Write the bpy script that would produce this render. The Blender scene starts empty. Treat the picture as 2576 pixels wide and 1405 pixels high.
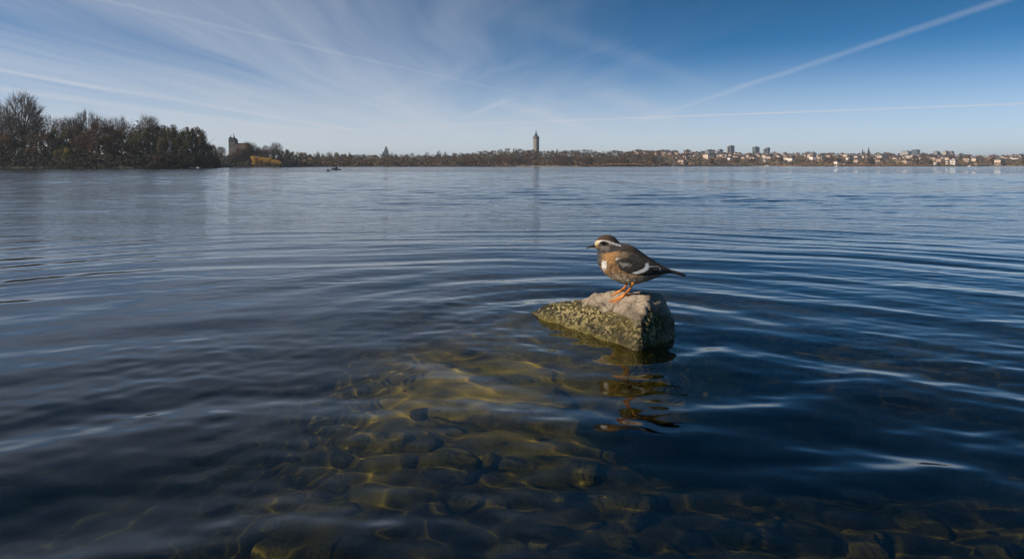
import bpy, bmesh, math, random
import numpy as np
from mathutils import Vector, Matrix
from mathutils.bvhtree import BVHTree
from mathutils.kdtree import KDTree

sc = bpy.context.scene
COL = sc.collection
R = math.radians
rnd = random.Random(7)
rng = np.random.default_rng(7)
F, CX, HY, EYE = 1717.0, 1288.0, 417.0, 0.80      # focal length and horizon of the 2576 px wide picture, eye height


def PX(px, Y):
    return (px - CX) * Y / F


def PZ(py, Y):
    return EYE + (HY - py) * Y / F


# ------------------------------------------------------------------ numpy noise
def _hash(ix, iy, iz, seed):
    h = (ix * 374761393 + iy * 668265263 + iz * 2147483647 + seed * 1274126177) & 0xFFFFFFFF
    h = ((h ^ (h >> 13)) * 1274126177) & 0xFFFFFFFF
    h = h ^ (h >> 16)
    return (h & 0xFFFF) / 65535.0


def vnoise(x, y, z=None, seed=0):
    if z is None:
        z = np.zeros_like(x)
    fx, fy, fz = np.floor(x), np.floor(y), np.floor(z)
    ix, iy, iz = fx.astype(np.int64), fy.astype(np.int64), fz.astype(np.int64)
    u, v, w = x - fx, y - fy, z - fz
    u, v, w = u * u * (3 - 2 * u), v * v * (3 - 2 * v), w * w * (3 - 2 * w)
    r = 0
    for dx in (0, 1):
        for dy in (0, 1):
            for dz in (0, 1):
                wt = (u if dx else 1 - u) * (v if dy else 1 - v) * (w if dz else 1 - w)
                r = r + wt * _hash(ix + dx, iy + dy, iz + dz, seed)
    return r * 2 - 1


def fbm(x, y, z=None, seed=0, o=4):
    r, a = 0, 1.0
    for k in range(o):
        f = 2.03 ** k
        r = r + a * vnoise(x * f, y * f, None if z is None else z * f, seed + k)
        a *= 0.5
    return r / 1.9


def sstep(a, b, x):
    t = np.clip((x - a) / (b - a), 0, 1)
    return t * t * (3 - 2 * t)


# ------------------------------------------------------------------ object helpers
def tag(o, label=None, cat=None, group=None, kind=None):
    if label:
        o['label'] = label
    if cat:
        o['category'] = cat
    if group:
        o['group'] = group
    if kind:
        o['kind'] = kind
    return o


def empty(name, loc=(0, 0, 0), rz=0.0):
    o = bpy.data.objects.new(name, None)
    o.empty_display_size = 0.1
    o.location = loc
    o.rotation_euler = (0, 0, rz)
    COL.objects.link(o)
    return o


def link(name, me, parent=None):
    o = bpy.data.objects.new(name, me)
    COL.objects.link(o)
    if parent is not None:
        o.parent = parent
    return o


def np_mesh(name, co, quads, smooth=True, mats=(), tris=None):
    me = bpy.data.meshes.new(name)
    co = np.ascontiguousarray(co, dtype=np.float32)
    quads = np.ascontiguousarray(quads, dtype=np.int32).reshape(-1, 4)
    nq = len(quads)
    tris = np.zeros((0, 3), np.int32) if tris is None else np.ascontiguousarray(tris, dtype=np.int32)
    nt = len(tris)
    me.vertices.add(len(co))
    me.vertices.foreach_set('co', co.ravel())
    me.loops.add(nq * 4 + nt * 3)
    me.loops.foreach_set('vertex_index', np.concatenate([quads.ravel(), tris.ravel()]).astype(np.int32))
    me.polygons.add(nq + nt)
    st = np.concatenate([np.arange(nq) * 4, nq * 4 + np.arange(nt) * 3]).astype(np.int32)
    me.polygons.foreach_set('loop_start', st)
    me.update(calc_edges=True)
    me.polygons.foreach_set('use_smooth', np.full(nq + nt, smooth, dtype=bool))
    for m in mats:
        me.materials.append(m)
    me.update()
    return me


def grid_quads(nr, nc, wrap=False):
    i = np.arange(nr * nc).reshape(nr, nc)
    if wrap:
        i = np.concatenate([i, i[:, :1]], 1)
    return np.stack([i[:-1, :-1], i[:-1, 1:], i[1:, 1:], i[1:, :-1]], -1).reshape(-1, 4)


class MB:
    """collects plain pieces into one mesh"""

    def __init__(self):
        self.v, self.f, self.m = [], [], []

    def add(self, vs, fs, mi=0):
        b = len(self.v)
        self.v += [tuple(p) for p in vs]
        self.f += [tuple(b + i for i in f) for f in fs]
        self.m += [mi] * len(fs)
        return self

    def box(self, x0, x1, y0, y1, z0, z1, mi=0):
        vs = [(x, y, z) for x in (x0, x1) for y in (y0, y1) for z in (z0, z1)]
        return self.add(vs, [(0, 1, 3, 2), (4, 6, 7, 5), (0, 4, 5, 1), (2, 3, 7, 6), (0, 2, 6, 4), (1, 5, 7, 3)], mi)

    def lathe(self, prof, n=20, mi=0, c=(0, 0)):
        vs, fs = [], []
        for r, z in prof:
            for k in range(n):
                a = 2 * math.pi * k / n
                vs.append((c[0] + r * math.cos(a), c[1] + r * math.sin(a), z))
        for i in range(len(prof) - 1):
            for k in range(n):
                k2 = (k + 1) % n
                fs.append((i * n + k, i * n + k2, (i + 1) * n + k2, (i + 1) * n + k))
        fs.append(tuple(range(n))[::-1])
        fs.append(tuple((len(prof) - 1) * n + k for k in range(n)))
        return self.add(vs, fs, mi)

    def tube(self, pts, rad, n=6, mi=0):
        pts = [Vector(p) for p in pts]
        vs, fs = [], []
        for i, p in enumerate(pts):
            d = (pts[min(i + 1, len(pts) - 1)] - pts[max(i - 1, 0)]).normalized()
            a = d.orthogonal().normalized() if i == 0 else (a - d * a.dot(d)).normalized()
            b = d.cross(a)
            for k in range(n):
                t = 2 * math.pi * k / n
                vs.append(p + (a * math.cos(t) + b * math.sin(t)) * rad[i])
        for i in range(len(pts) - 1):
            for k in range(n):
                k2 = (k + 1) % n
                fs.append((i * n + k, i * n + k2, (i + 1) * n + k2, (i + 1) * n + k))
        fs.append(tuple(range(n))[::-1])
        fs.append(tuple((len(pts) - 1) * n + k for k in range(n)))
        return self.add(vs, fs, mi)

    def gable(self, x0, x1, y0, y1, z0, h, mi=0, ov=0.3):
        x0, x1, y0, y1 = x0 - ov, x1 + ov, y0 - ov, y1 + ov
        ym = (y0 + y1) / 2
        vs = [(x0, y0, z0), (x1, y0, z0), (x1, y1, z0), (x0, y1, z0), (x0, ym, z0 + h), (x1, ym, z0 + h)]
        return self.add(vs, [(0, 1, 5, 4), (2, 3, 4, 5), (0, 4, 3), (1, 2, 5), (3, 2, 1, 0)], mi)

    def mesh(self, name, mats, smooth=False):
        me = bpy.data.meshes.new(name)
        me.from_pydata(self.v, [], self.f)
        for m in mats:
            me.materials.append(m)
        me.polygons.foreach_set('material_index', self.m)
        me.polygons.foreach_set('use_smooth', [smooth] * len(self.f))
        me.update()
        return me

    def build(self, name, mats, parent=None, smooth=False):
        return link(name, self.mesh(name, mats, smooth), parent)


# ------------------------------------------------------------------ node helpers
class X:
    """a socket with arithmetic"""
    nt = None

    def __init__(self, s):
        self.s = s

    @staticmethod
    def op(op, *a, clamp=False):
        n = X.nt.nodes.new('ShaderNodeMath')
        n.operation = op
        n.use_clamp = clamp
        for i, v in enumerate(a):
            if isinstance(v, X):
                X.nt.links.new(v.s, n.inputs[i])
            else:
                n.inputs[i].default_value = v
        return X(n.outputs[0])

    def __add__(s, o): return X.op('ADD', s, o)
    def __radd__(s, o): return X.op('ADD', o, s)
    def __sub__(s, o): return X.op('SUBTRACT', s, o)
    def __rsub__(s, o): return X.op('SUBTRACT', o, s)
    def __mul__(s, o): return X.op('MULTIPLY', s, o)
    def __rmul__(s, o): return X.op('MULTIPLY', o, s)
    def __truediv__(s, o): return X.op('DIVIDE', s, o)
    def __rtruediv__(s, o): return X.op('DIVIDE', o, s)
    def __neg__(s): return X.op('MULTIPLY', s, -1.0)


def xstep(a, b, x):
    n = X.nt.nodes.new('ShaderNodeMapRange')
    n.interpolation_type = 'SMOOTHSTEP'
    X.nt.links.new(x.s, n.inputs['Value'])
    n.inputs['From Min'].default_value = a
    n.inputs['From Max'].default_value = b
    return X(n.outputs[0])


def xcomb(x, y, z):
    n = X.nt.nodes.new('ShaderNodeCombineXYZ')
    for i, v in enumerate((x, y, z)):
        if isinstance(v, X):
            X.nt.links.new(v.s, n.inputs[i])
        else:
            n.inputs[i].default_value = v
    return n.outputs[0]


def xnoise(vec, scale, detail=3, rough=0.5, dist=0.0):
    n = X.nt.nodes.new('ShaderNodeTexNoise')
    if vec is not None:
        X.nt.links.new(vec, n.inputs['Vector'])
    n.inputs['Scale'].default_value = scale
    n.inputs['Detail'].default_value = detail
    n.inputs['Roughness'].default_value = rough
    n.inputs['Distortion'].default_value = dist
    return X(n.outputs[0])


def xmix(f, a, b):
    n = X.nt.nodes.new('ShaderNodeMix')
    n.data_type = 'RGBA'
    for i, v in ((0, f), (6, a), (7, b)):
        if isinstance(v, X):
            X.nt.links.new(v.s, n.inputs[i])
        elif isinstance(v, (int, float)):
            n.inputs[i].default_value = v
        else:
            n.inputs[i].default_value = (*v[:3], 1)
    return X(n.outputs[2])


def coords(kind='Object'):
    n = X.nt.nodes.new('ShaderNodeTexCoord')
    return n.outputs[kind]


def sep(vec):
    n = X.nt.nodes.new('ShaderNodeSeparateXYZ')
    X.nt.links.new(vec, n.inputs[0])
    return X(n.outputs[0]), X(n.outputs[1]), X(n.outputs[2])


def attr(name, out='Color'):
    n = X.nt.nodes.new('ShaderNodeAttribute')
    n.attribute_name = name
    return X(n.outputs[out])


def new_mat(name):
    m = bpy.data.materials.new(name)
    m.use_nodes = True
    X.nt = m.node_tree
    return m, m.node_tree.nodes['Principled BSDF']


def setin(p, name, v):
    if isinstance(v, X):
        X.nt.links.new(v.s, p.inputs[name])
    elif isinstance(v, (tuple, list)):
        p.inputs[name].default_value = (*v[:3], 1)
    else:
        p.inputs[name].default_value = v


def bump(h, strength=0.5, dist=0.01):
    n = X.nt.nodes.new('ShaderNodeBump')
    n.inputs['Strength'].default_value = strength
    n.inputs['Distance'].default_value = dist
    X.nt.links.new(h.s, n.inputs['Height'])
    return X(n.outputs[0])


def simple(name, c1, c2=None, scale=2.0, rough=0.8, bs=0.0, bd=0.02, spec=0.3, detail=4):
    """a two tone mottled material"""
    m, p = new_mat(name)
    c2 = c2 or tuple(x * 0.7 for x in c1)
    v = coords('Object')
    n = xnoise(v, scale, detail, 0.6)
    setin(p, 'Base Color', xmix(xstep(0.35, 0.65, n), c1, c2))
    setin(p, 'Roughness', rough)
    setin(p, 'Specular IOR Level', spec)
    if bs:
        setin(p, 'Normal', bump(xnoise(v, scale * 3, 4, 0.6), bs, bd))
    return m


# ------------------------------------------------------------------ light: sun and sky
SUN_EL, SUN_AZ = R(26), R(-113)      # azimuth from the view direction (+Y), negative = left of it
sd = Vector((math.sin(SUN_AZ) * math.cos(SUN_EL), math.cos(SUN_AZ) * math.cos(SUN_EL), math.sin(SUN_EL)))
sl = bpy.data.lights.new('sun', 'SUN')
sl.energy = 4.8
sl.angle = R(0.5)
sl.color = (1.0, 0.86, 0.68)
sl.cycles.is_caustics_light = True
so = bpy.data.objects.new('sun', sl)
so.rotation_euler = sd.to_track_quat('Z', 'Y').to_euler()
so.location = (-30, -6, 30)
COL.objects.link(so)

w = bpy.data.worlds.new('World')
sc.world = w
w.use_nodes = True
nt = w.node_tree
X.nt = nt
bg = nt.nodes['Background']
sky = nt.nodes.new('ShaderNodeTexSky')
sky.sky_type = 'NISHITA'
sky.sun_disc = False
sky.sun_elevation = SUN_EL
sky.sun_rotation = SUN_AZ
sky.altitude = 60
sky.air_density = 1.0
sky.dust_density = 0.35
sky.ozone_density = 4.0
SKY_STR = 0.10


def build_sky():
    gx, gy, gz = sep(coords('Generated'))
    # a clear polarised autumn sky: it deepens quickly with height
    nt.links.new(xcomb(gx, gy, X.op('MAXIMUM', gz, 0.0) * 2.6 + 0.10), sky.inputs['Vector'])
    gam = nt.nodes.new('ShaderNodeGamma')
    gam.inputs[1].default_value = 1.34
    nt.links.new(sky.outputs[0], gam.inputs[0])
    hs = nt.nodes.new('ShaderNodeHueSaturation')
    hs.inputs['Hue'].default_value = 0.483
    hs.inputs['Saturation'].default_value = 1.14
    hs.inputs['Value'].default_value = 0.80
    nt.links.new(gam.outputs[0], hs.inputs['Color'])
    base = X(hs.outputs[0])
    base = xmix(xstep(0.175, -0.03, gz) * 0.95, base, (5.9, 6.0, 5.7))

    zc = X.op('MAXIMUM', gz, 0.012)
    u, v = gx / zc, gy / zc                      # the cloud layer as a plane at height 1
    front = xstep(0.0, 0.25, gy / (X.op('ABSOLUTE', gx) + X.op('ABSOLUTE', gy) + 0.01))
    low = xstep(0.012, 0.055, gz)                # clouds thin out into the horizon haze
    warp = xnoise(xcomb(u * 0.25, v * 0.12, 3.0), 1.0, 2, 0.5)
    uu = u + (warp - 0.5) * 2.2
    n1 = xnoise(xcomb(uu * 0.50, v * 0.045, 0.0), 1.0, 3, 0.5)
    n2 = xnoise(xcomb(uu * 3.2, v * 0.15, 7.0), 1.0, 5, 0.62)
    cover = xstep(1.3, -2.4, u + (warp - 0.5) * 3.0 - (v - 4.0) * 0.16)
    veil = xstep(0.27, 0.76, n1 * 0.70 + n2 * 0.30) * (0.04 + cover * 0.96)
    n4 = xnoise(xcomb((u + v * 0.25 + (warp - 0.5) * 4.0) * 0.8, (v - u * 0.3) * 0.08, 40.0), 1.0, 3, 0.6)
    wisp = xstep(0.50, 0.80, n4) * xstep(2.2, 0.0, u) * 0.22
    clear = (1.0 - veil * 0.58) * (1.0 - wisp)
    nA = xnoise(xcomb(u * 0.5, v * 0.22, 17.0), 1.0, 2, 0.6)
    nF = xnoise(xcomb(u * 7.0, v * 0.9, 23.0), 1.0, 3, 0.65)

    def trail(p0, p1, width, strength, vmin=None, vmax=None, wob=0.0, grow=0.0):
        d = (p1[0] - p0[0], p1[1] - p0[1])
        L = math.hypot(*d)
        d = (d[0] / L, d[1] / L)
        ww = u - p0[0]
        hh = v - p0[1]
        along = ww * d[0] + hh * d[1]
        q = X.op('ABSOLUTE', ww * d[1] - hh * d[0] + (nA - 0.5) * wob) / (width + along * grow)
        m = xstep(1.25, 0.0, q + (nF - 0.5) * 0.9) * (0.15 + 1.6 * nA)
        if vmin is not None:
            m = m * xstep(vmin[0], vmin[1], along)
        if vmax is not None:
            m = m * xstep(vmax[0], vmax[1], along)
        return 1.0 - m * (strength * 0.8)

    clear = clear * trail((2.96, 3.6), (2.86, 16.0), 0.085, 0.25, wob=0.16, grow=0.010)
    clear = clear * trail((-6.0, 19.4), (10.4, 9.7), 0.28, 0.85, wob=0.10)
    clear = clear * trail((-3.05, 2.9), (0.07, 9.43), 0.06, 0.16, wob=0.10)
    clear = clear * trail((-5.6, 4.2), (-4.46, 19.7), 0.16, 0.60, wob=0.30, grow=0.012)
    clear = clear * trail((-6.8, 6.8), (-5.95, 20.9), 0.40, 0.52, wob=0.40, grow=0.02)
    clear = clear * trail((-0.85, 13.7), (-0.10, 10.4), 0.13, 0.40, vmin=(-1.0, 0.6), vmax=(4.4, 2.4), wob=0.1)
    clear = clear * trail((1.2, 9.0), (3.4, 15.0), 0.5, 0.26, vmin=(-2.0, 2.0), vmax=(10.0, 5.0), wob=0.4)
    clear = clear * trail((0.0, 11.0), (2.4, 20.0), 0.45, 0.36, vmin=(-2.0, 2.0), vmax=(16.0, 8.0), wob=0.5)
    clear = clear * trail((0.5, 5.4), (1.8, 7.6), 0.26, 0.12, vmin=(-2.0, 1.0), vmax=(5.0, 2.0), wob=0.4)
    alpha = (1.0 - clear) * low * front * xstep(0.9, 2.4, v)
    col = xmix(alpha, base, (5.1, 5.25, 5.75))
    nt.links.new(col.s, bg.inputs['Color'])
    bg.inputs['Strength'].default_value = SKY_STR


build_sky()

# ------------------------------------------------------------------ camera
cam = bpy.data.cameras.new('camera')
cam.lens = 24
cam.sensor_width = 36
cam.shift_y = -(702.5 - HY) / 2576
cam.clip_start = 0.05
cam.clip_end = 20000
camo = bpy.data.objects.new('camera', cam)
camo.location = (0, 0, EYE)
camo.rotation_euler = (R(90), 0, 0)
COL.objects.link(camo)
sc.camera = camo
sc.view_settings.view_transform = 'Standard'
sc.view_settings.look = 'None'
sc.view_settings.exposure = 0.33
sc.view_settings.gamma = 1.0
sc.cycles.use_denoising = True
sc.cycles.max_bounces = 8
sc.cycles.transmission_bounces = 6
sc.cycles.volume_bounces = 0
sc.cycles.sample_clamp_indirect = 4.0
sc.cycles.use_adaptive_sampling = True
sc.cycles.adaptive_threshold = 0.02
sc.cycles.caustics_refractive = True
sc.cycles.caustics_reflective = False

ROCK_C = (0.48, 3.28)

# ------------------------------------------------------------------ water surface
def wave_height(x, y, sp):
    """height of the lake surface; sp = local mesh spacing, short waves fade where the mesh cannot carry them"""
    z = np.zeros_like(x)

    def keep(L):
        return np.clip(L / sp / 5.0 - 0.6, 0, 1)
    r = np.hypot(x - ROCK_C[0], y - ROCK_C[1])
    th = np.arctan2(y - ROCK_C[1], x - ROCK_C[0])
    mod = np.clip(0.70 + 1.15 * fbm(np.cos(th) * 1.5 + r * 0.35, np.sin(th) * 1.5 - r * 0.3, None, 31, 3), 0.05, 1.6)
    for L, s, ph, de in ((0.17, 0.045, 0.3, 0.7), (0.27, 0.090, 1.9, 1.0), (0.42, 0.070, 4.0, 1.5), (0.66, 0.045, 2.2, 3.4)):
        k = 2 * math.pi / L
        rr = r + 0.24 * vnoise(x * 0.8, y * 0.8, None, int(ph * 10)) * sstep(.4, 1.6, r) + 0.015 * vnoise(x * 3, y * 3, None, int(ph * 11))
        z += keep(L) * mod * (s / k) * np.sin(k * rr + ph) * np.exp(-r / de) * sstep(0.15, 0.5, r)
    r2 = np.hypot(x + 0.35, y - 0.2)
    mod2 = np.clip(0.6 + 0.9 * fbm(x * 0.5, y * 0.5, None, 51, 3), 0, 1.3)
    for L, s, ph in ((0.23, 0.030, 1.0), (0.33, 0.042, 0.0), (0.49, 0.060, 2.0), (0.80, 0.050, 4.4)):
        k = 2 * math.pi / L
        rr = r2 + 0.16 * vnoise(x * 0.7, y * 0.7, None, 77) + 0.02 * vnoise(x * 2.3, y * 2.3, None, 78)
        z += keep(L) * mod2 * (s / k) * np.sin(k * rr + ph) * np.exp(-r2 / 8.0)
    # fine ripples close by, strong enough to gather the sunlight on the bed
    g = np.random.default_rng(5)
    fine = np.clip(0.55 + 0.9 * fbm(x * 0.8, y * 0.8, None, 63, 3), 0.1, 1.4) * sstep(7.0, 3.0, y)
    for i in range(18):
        L = g.uniform(0.062, 0.17)
        a = math.pi / 2 + g.normal(0, 0.75)
        k = 2 * math.pi / L
        z += keep(L) * fine * (0.0140 / k) * np.sin(k * (x * math.cos(a) + y * math.sin(a)) + g.uniform(0, 6.28))
    g = np.random.default_rng(12)
    patch = np.clip(0.75 + 0.8 * fbm(x * 0.09, y * 0.12, None, 91, 3), 0.15, 1.5)
    N = 72
    for i in range(N):
        L = 0.10 * (2.6 / 0.10) ** (i / (N - 1)) * g.uniform(0.9, 1.1)
        a = math.pi / 2 + g.normal(0, 0.42 if L > 0.9 else 0.55)
        s = 0.0078 * (1.0 if L > 0.22 else 0.62)
        k = 2 * math.pi / L
        ph = g.uniform(0, 6.28)
        ux, uy = math.cos(a), math.sin(a)
        near = 0.55 + 0.45 * sstep(3.0, 14.0, y)
        z += keep(L) * patch * near * (s / k) * np.sin(k * (x * ux + y * uy) + ph)
    return z


def make_water():
    oy = -2.0
    rs = [1.0]
    q = 0.0022
    while rs[-1] < 90:
        rs.append(rs[-1] * (1 + q))
    while rs[-1] < 7000:
        rs.append(rs[-1] * 1.035)
    rs = np.array(rs)
    tf = np.arange(-46, 46.01, math.degrees(q))
    t1 = np.linspace(46.8, 105, 40)
    tt = np.radians(np.concatenate([-t1[::-1], tf, t1]))
    Rr, T = np.meshgrid(rs, tt, indexing='ij')
    x, y = Rr * np.sin(T), oy + Rr * np.cos(T)
    sp = np.maximum(Rr * q, np.gradient(rs)[:, None] * np.ones_like(T))
    dt = np.gradient(tt)[None, :] * Rr
    sp = np.maximum(sp, dt)
    z = wave_height(x, y, sp)
    co = np.stack([x, y, z], -1).reshape(-1, 3)
    me = np_mesh('lake_water', co, grid_quads(len(rs), len(tt)))
    return me


m_water, p = new_mat('lake water')
nt = m_water.node_tree
nt.nodes.remove(p)
out = nt.nodes['Material Output']
px_, py_, pz_ = sep(coords('Object'))
rp1 = xnoise(xcomb(px_ * 4.0, py_ * 11.0, 0.0), 1.0, 3, 0.55)
rp2 = xnoise(xcomb(px_ * 1.1, py_ * 3.2, 5.0), 1.0, 3, 0.6)
rp3 = xnoise(xcomb(px_ * 0.22, py_ * 0.8, 9.0), 1.0, 3, 0.6)
f1 = xstep(3.8, 10.0, py_)
f2 = xstep(9.0, 28.0, py_)
f3 = xstep(40.0, 110.0, py_)
hgt = rp1 * f1 * 0.0095 + rp2 * f2 * 0.012
nb = bump(hgt, 1.0, 1.0)


def ncol(vec, detail):
    n = nt.nodes.new('ShaderNodeTexNoise')
    nt.links.new(vec, n.inputs['Vector'])
    n.inputs['Scale'].default_value = 1.0
    n.inputs['Detail'].default_value = detail
    q = nt.nodes.new('ShaderNodeSeparateColor')
    nt.links.new(n.outputs['Color'], q.inputs[0])
    return X(q.outputs[0]) - 0.5, X(q.outputs[1]) - 0.5


ax_, ay_ = ncol(xcomb(px_ * 0.45, py_ * 2.2, 3.0), 3)
bx_, by_ = ncol(xcomb(px_ * 0.10, py_ * 0.55, 8.0), 4)
f4 = xstep(28.0, 110.0, py_)
sx_ = ax_ * f2 * 0.05 + bx_ * f4 * 0.05
sy_ = ay_ * f2 * 0.06 - X.op('ABSOLUTE', by_) * f4 * 0.26
vm = nt.nodes.new('ShaderNodeVectorMath')
vm.operation = 'ADD'
nt.links.new(nb.s, vm.inputs[0])
nt.links.new(xcomb(sx_, sy_, 0.0), vm.inputs[1])
vn = nt.nodes.new('ShaderNodeVectorMath')
vn.operation = 'NORMALIZE'
nt.links.new(vm.outputs[0], vn.inputs[0])
nb = X(vn.outputs[0])
wp = nt.nodes.new('ShaderNodeBsdfPrincipled')
wp.inputs['Base Color'].default_value = (0.45, 0.45, 0.15, 1)
wp.inputs['Transmission Weight'].default_value = 1.0
wp.inputs['Roughness'].default_value = 0.0
wp.inputs['IOR'].default_value = 1.333
nt.links.new(nb.s, wp.inputs['Normal'])
nt.links.new(wp.outputs[0], out.inputs['Surface'])
wme = make_water()
wme.materials.append(m_water)
water = link('water', wme)
tag(water, kind='structure')
water.cycles.is_caustics_caster = True


# ------------------------------------------------------------------ lake bed
def bed_height(x, y):
    z = -0.50 + 0.05 * fbm(x * 1.3, y * 1.3, None, 3, 4) + 0.026 * fbm(x * 6, y * 6, None, 4, 3) + 0.016 * np.abs(fbm(x * 13, y * 13, None, 8, 2))
    z = z + 0.16 * np.exp(-(((x + 0.02) / 0.55) ** 2 + ((y - 3.0) / 0.60) ** 2))
    z = z - 0.75 * np.exp(-(((x - 1.25) / 0.75) ** 2 + ((y - 2.75) / 0.42) ** 2))
    z = z - 0.30 * sstep(3.5, 7.0, y) - 0.75 * sstep(-0.35, -1.5, x) - 0.30 * sstep(1.6, 2.6, x)
    z = z - 2.5 * sstep(6, 40, np.hypot(x, y)) - 3.0 * sstep(60, 600, np.hypot(x, y))
    return z


def axis(lo, hi, step, far):
    a = list(np.arange(lo, hi, step))
    s = step
    while a[-1] < far:
        s *= 1.3
        a.append(a[-1] + s)
    s = step
    while a[0] > -far:
        s *= 1.3
        a.insert(0, a[0] - s)
    return np.array(a)


xs, ys = axis(-4.5, 4.5, 0.022, 7500), axis(0.4, 6.5, 0.022, 7500)
Yg, Xg = np.meshgrid(ys, xs, indexing='ij')
bco = np.stack([Xg, Yg, bed_height(Xg, Yg)], -1).reshape(-1, 3)
m_bed, p = new_mat('lake bed algae with painted light and shade')
v = coords('Object')
bx, by, bz = sep(v)
n1 = xnoise(v, 3.0, 5, 0.62)
n2 = xnoise(v, 22.0, 4, 0.6)
c = xmix(xstep(0.38, 0.62, n1), (0.020, 0.018, 0.007), (0.080, 0.066, 0.020))
c = xmix(xstep(0.45, 0.70, n2) * 0.6, c, (0.16, 0.122, 0.042))
sun_pool = X.op('POWER', 2.718, -((bx + 0.05) * (bx + 0.05) * 4.0 + (by - 2.95) * (by - 2.95) * 3.2))  # sunlit patch left of the rock, painted gold into the bed colour
c = xmix(sun_pool * xstep(0.25, 0.6, n1) * 0.9, c, (0.62, 0.46, 0.13))
c = xmix(xstep(2.55, 1.75, by + (n1 - 0.5) * 0.8) * 0.62, c, (0.018, 0.018, 0.008))  # foreground dimness painted in, darker towards the near edge
depth_shade = xstep(-0.62, -0.95, bz + (n1 - 0.5) * 0.2)  # dimness of deep murky water painted in by bed depth
c = xmix(depth_shade, c, (0.024, 0.026, 0.016))
trough_shade = X.op('POWER', 2.718, -((bx - 1.15) * (bx - 1.15) * 1.5 + (by - 2.75) * (by - 2.75) * 4.0))  # shaded water right of the rock, painted nearly black on the bed
c = xmix(xstep(0.10, 0.75, trough_shade + (n1 - 0.5) * 0.2), c, (0.008, 0.009, 0.010))
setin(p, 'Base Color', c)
setin(p, 'Roughness', 0.95)
setin(p, 'Specular IOR Level', 0.1)
setin(p, 'Normal', bump(xnoise(v, 35.0, 4, 0.6), 0.6, 0.01))
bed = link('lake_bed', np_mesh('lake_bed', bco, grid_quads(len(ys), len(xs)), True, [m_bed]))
tag(bed, kind='structure')
bed.cycles.is_caustics_receiver = True


# ------------------------------------------------------------------ rounded stones on the bed
def ico(sub):
    bm = bmesh.new()
    bmesh.ops.create_icosphere(bm, subdivisions=sub, radius=1.0)
    co = np.array([v.co[:] for v in bm.verts])
    tr = np.array([[v.index for v in f.verts] for f in bm.faces])
    bm.free()
    return co, tr


def tri_mesh(name, co, tr, mats, smooth=True):
    return np_mesh(name, co, np.zeros((0, 4), int), smooth, mats, tris=tr)


m_stone, p = new_mat('submerged stone')
v = coords('Object')
oi = X.nt.nodes.new('ShaderNodeObjectInfo')
rndv = X(oi.outputs['Random'])
n1 = xnoise(v, 5.0, 5, 0.6)
c = xmix(rndv, (0.060, 0.054, 0.021), (0.150, 0.122, 0.042))
c = xmix(xstep(0.4, 0.7, n1), c, (0.024, 0.020, 0.008))
setin(p, 'Base Color', c)
setin(p, 'Roughness', 0.9)
setin(p, 'Specular IOR Level', 0.15)
setin(p, 'Normal', bump(xnoise(v, 20.0, 4, 0.6), 0.4, 0.02))
st_meshes = []
ico4, tri4 = ico(5)
for k in range(7):
    d = ico4.copy()
    pw = rnd.uniform(0.55, 0.95)
    d = np.sign(d) * np.abs(d) ** pw
    d *= (1 + 0.16 * fbm(d[:, 0] * 1.1 + k * 9, d[:, 1] * 1.1, d[:, 2] * 1.1, 100 + k, 3) + 0.03 * fbm(d[:, 0] * 5 + k, d[:, 1] * 5, d[:, 2] * 5, 200 + k, 3))[:, None]
    st_meshes.append(tri_mesh('lake_stone', d, tri4, [m_stone]))
placed = []
extra = [(rnd.uniform(-0.75, 2.2), rnd.uniform(1.35, 2.5), rnd.uniform(.05, .13)) for _ in range(90)]
spots = [(-0.55, 2.02, .20), (-0.20, 2.25, .22), (0.10, 2.10, .19), (0.34, 2.02, .21), (-0.9, 2.3, .17), (-0.42, 1.72, .16), (0.62, 1.80, .20), (0.95, 1.86, .17),
         (1.25, 1.72, .20), (1.55, 1.85, .16), (0.10, 1.62, .15), (0.45, 1.52, .17), (0.85, 1.45, .16), (1.2, 1.4, .14), (-0.15, 1.42, .14), (-0.7, 1.45, .15),
         (-0.35, 2.60, .13), (-0.75, 2.75, .16), (-1.2, 2.0, .16), (-1.05, 1.6, .15), (1.85, 2.05, .17), (1.7, 1.5, .15), (2.1, 2.4, .18), (1.9, 3.2, .2), 
         (-0.30, 3.15, .10), (-1.2, 3.0, .18), (-1.7, 2.6, .18)]
for (x, y, s) in spots + [e for e in extra if not (0.35 < e[0] < 2.0 and e[1] > 2.1)]:
    if x < -0.8:
        continue
    s *= 0.46
    o = link('lake_stone', rnd.choice(st_meshes))
    sx, sy, szz = s * rnd.uniform(.8, 1.15), s * rnd.uniform(.6, .85), s * rnd.uniform(.38, .6)
    zb = float(bed_height(np.array([x]), np.array([y]))[0])
    o.location = (x, y, zb + szz * 0.35)
    o.scale = (sx, sy, szz)
    o.rotation_euler = (rnd.uniform(-.15, .15), rnd.uniform(-.15, .15), rnd.uniform(0, 6.28))
    o.cycles.is_caustics_receiver = True
    tag(o, 'rounded olive brown stone lying under water on the lake bed', 'stone', 'stones under water on the lake bed')

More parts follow.
